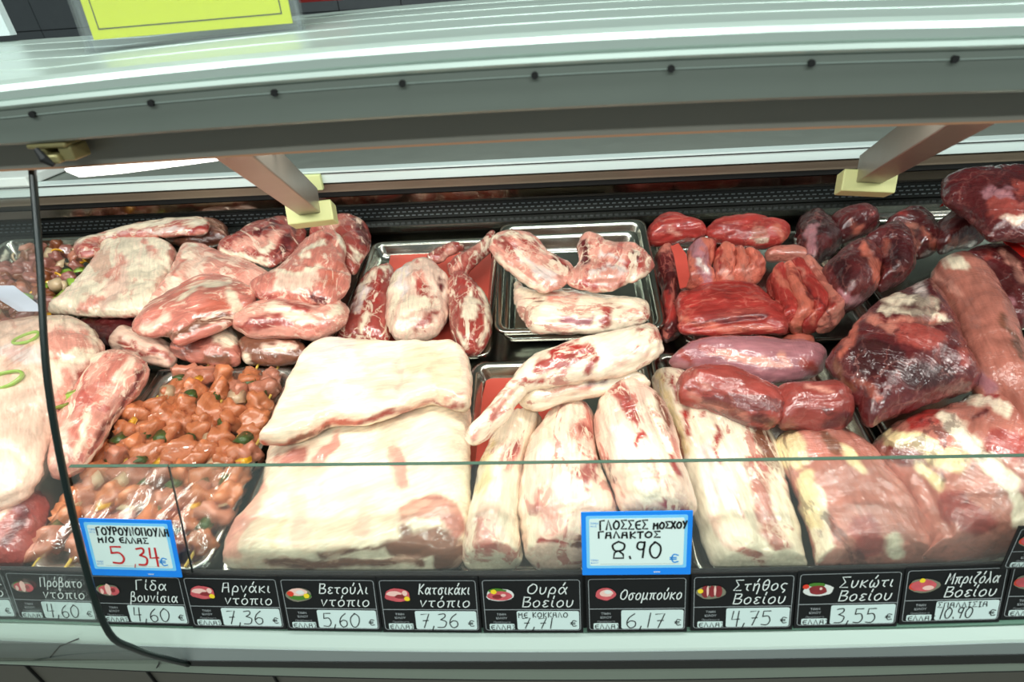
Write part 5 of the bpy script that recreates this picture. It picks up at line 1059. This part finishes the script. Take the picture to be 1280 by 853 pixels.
price_tag(601, 729, 'Ουρά', 'Βοείου', '7,71', 'dish', 'ΜΕ ΚΟΚΚΑΛΟ', 'black tag priced 7,71 with a handwritten note above the price, Ουρά Βοείου')
price_tag(732, 860, 'Οσομπούκο', None, '6,17', 'osso', None, 'black tag priced 6,17 just under the centre blue card, Οσομπούκο')
price_tag(863, 993, 'Στήθος', 'Βοείου', '4,75', 'ribs', None, 'black tag priced 4,75 with a picture of ribs, Στήθος Βοείου')
price_tag(994, 1125, 'Συκώτι', 'Βοείου', '3,55', 'liver', None, 'black tag priced 3,55 with a liver plate picture, Συκώτι Βοείου')
price_tag(1127, 1254, 'Mπριζόλα', 'Βοείου', '10.90', 'chop', 'ΣΠΑΛΛΙΣΙΑ', 'black tag priced 10.90, the dearest, Μπριζόλα Βοείου')
price_tag(1256, 1384, None, None, None, 'chop', None, 'rightmost black price tag on the rail, cut off at the right edge')
# tag standing on the glass at the right edge
a = onY(1238, 706, YG-.006); c0 = a[0]+.057
Mx = Matrix.Translation((c0, YG-.010, a[2]+.034)) @ Matrix.Rotation(math.radians(-2), 4, 'Y') @ Matrix.Rotation(-.09, 4, 'X')
e = price_tag(0, 0, None, None, '10', 'chop', None, 'black price tag standing above the rail at the right edge', M=Mx)
# blue hand-written cards clipped to the glass
def blue_card(px, label, name_lines, price, pink, dcol):
    (x0, y0), (x1, y1), (x2, y2) = px     # bottom-left, bottom-right, top-left
    A, B, Cc = onY(x0, y0, YG-.008), onY(x1, y1, YG-.008), onY(x2, y2, YG+.014)
    wd = np.linalg.norm(B-A); ht = np.linalg.norm(Cc-A); ang = math.atan2(B[2]-A[2], B[0]-A[0])
    M = Matrix.Translation((A+B).tolist() and tuple((A+B)/2)) @ Matrix.Rotation(-ang, 4, 'Y') @ Matrix.Rotation(-.285, 4, 'X')
    e = empty('blue_price_card', None, label, 'price card', M=M)
    plate('card', -wd/2, wd/2, 0, ht, .0008, blue, e, .0004, .0010)
    plate('card_band', -wd/2+.0050, wd/2-.0050, .0090, ht-.0045, .002, blue_l, e, .0006)
    plate('card_field', -wd/2+.0085, wd/2-.0085, .0125, ht-.0080, .002, blue_w, e, .0008)
    bl = mat('blue_print', lin(40, 140, 215), .5)
    text('printed_word', 'TIMH', -wd/2+.0095, ht-.0150, .0038, bl, e, .0010, shear=0); text('printed_word', 'PRICE', -wd/2+.0095, ht-.0182, .0026, bl, e, .0010, shear=0)
    text('printed_word', 'TIMH', -wd/2+.0095, .0185, .0034, bl, e, .0010, shear=0); text('printed_word', 'ΚΙΛΟΥ', -wd/2+.0095, .0155, .0026, bl, e, .0010, shear=0)
    put2('dotted_line', [(-wd/2+.020, .0145), (wd/2-.012, .0145), (wd/2-.012, .0148), (-wd/2+.020, .0148)], [(0, 1, 2, 3)], print_g, e, .0010)
    V, Fc, cx = writing('€', wd/2-.0225, .0160, .0110, .0016, 1.15); put2('euro_sign', V, Fc, bl, e, .0010)
    text('printed_line', 'www', wd/2-.040, .0030, .0032, print_w, e, .0008, shear=0, bold=.0001)
    for (s, x, y, h, lw, w_) in name_lines:
        wt_ = writing(s, 0, 0, h, .001, 1.0)[2]; V, Fc, cx = writing(s, -wd/2+x*wd, y*ht, h*1.0, lw, w_*wd/wt_, .05); put2('handwriting', V, Fc, ink, e, .0012)
    for (s, x, y, h, lw, w_) in price:
        wt_ = writing(s, 0, 0, h, .001, 1.0)[2]; V, Fc, cx = writing(s, -wd/2+x*wd, y*ht, h, lw, w_*wd/wt_, .04); put2('price_writing', V, Fc, dcol, e, .0012)
    return e
blue_card([(728, 719), (863, 718), (727, 641)], 'blue hand-written card priced 8.90 on the centre glass', [('ΓΛΟΣΣΕΣ', .165, .735, .0115, .0019, .45), ('ΜΟΣΧΟΥ', .65, .74, .0085, .0021, .31), ('ΓΑΛΑΚΤΟΣ', .15, .60, .0080, .0020, .58)],
          [('8', .28, .28, .0215, .0021, .15), ('.', .43, .28, .0215, .0020, .05), ('90', .50, .28, .0200, .0021, .25)], 0, ink)
blue_card([(116, 719), (228, 722), (100, 648)], 'blue hand-written card with red price 5,34 on the left glass', [('ΓΟΥΡΟΥΝΟΠΟΥΛΑ', .17, .735, .0105, .0019, .80), ('Μ/Ο ΕΛΛΑΣ', .165, .60, .0075, .0018, .56)],
          [('5', .26, .24, .0230, .0024, .19), (',', .50, .20, .012, .0012, .05), ('34', .56, .22, .0230, .0024, .27)], 1, red_ink)
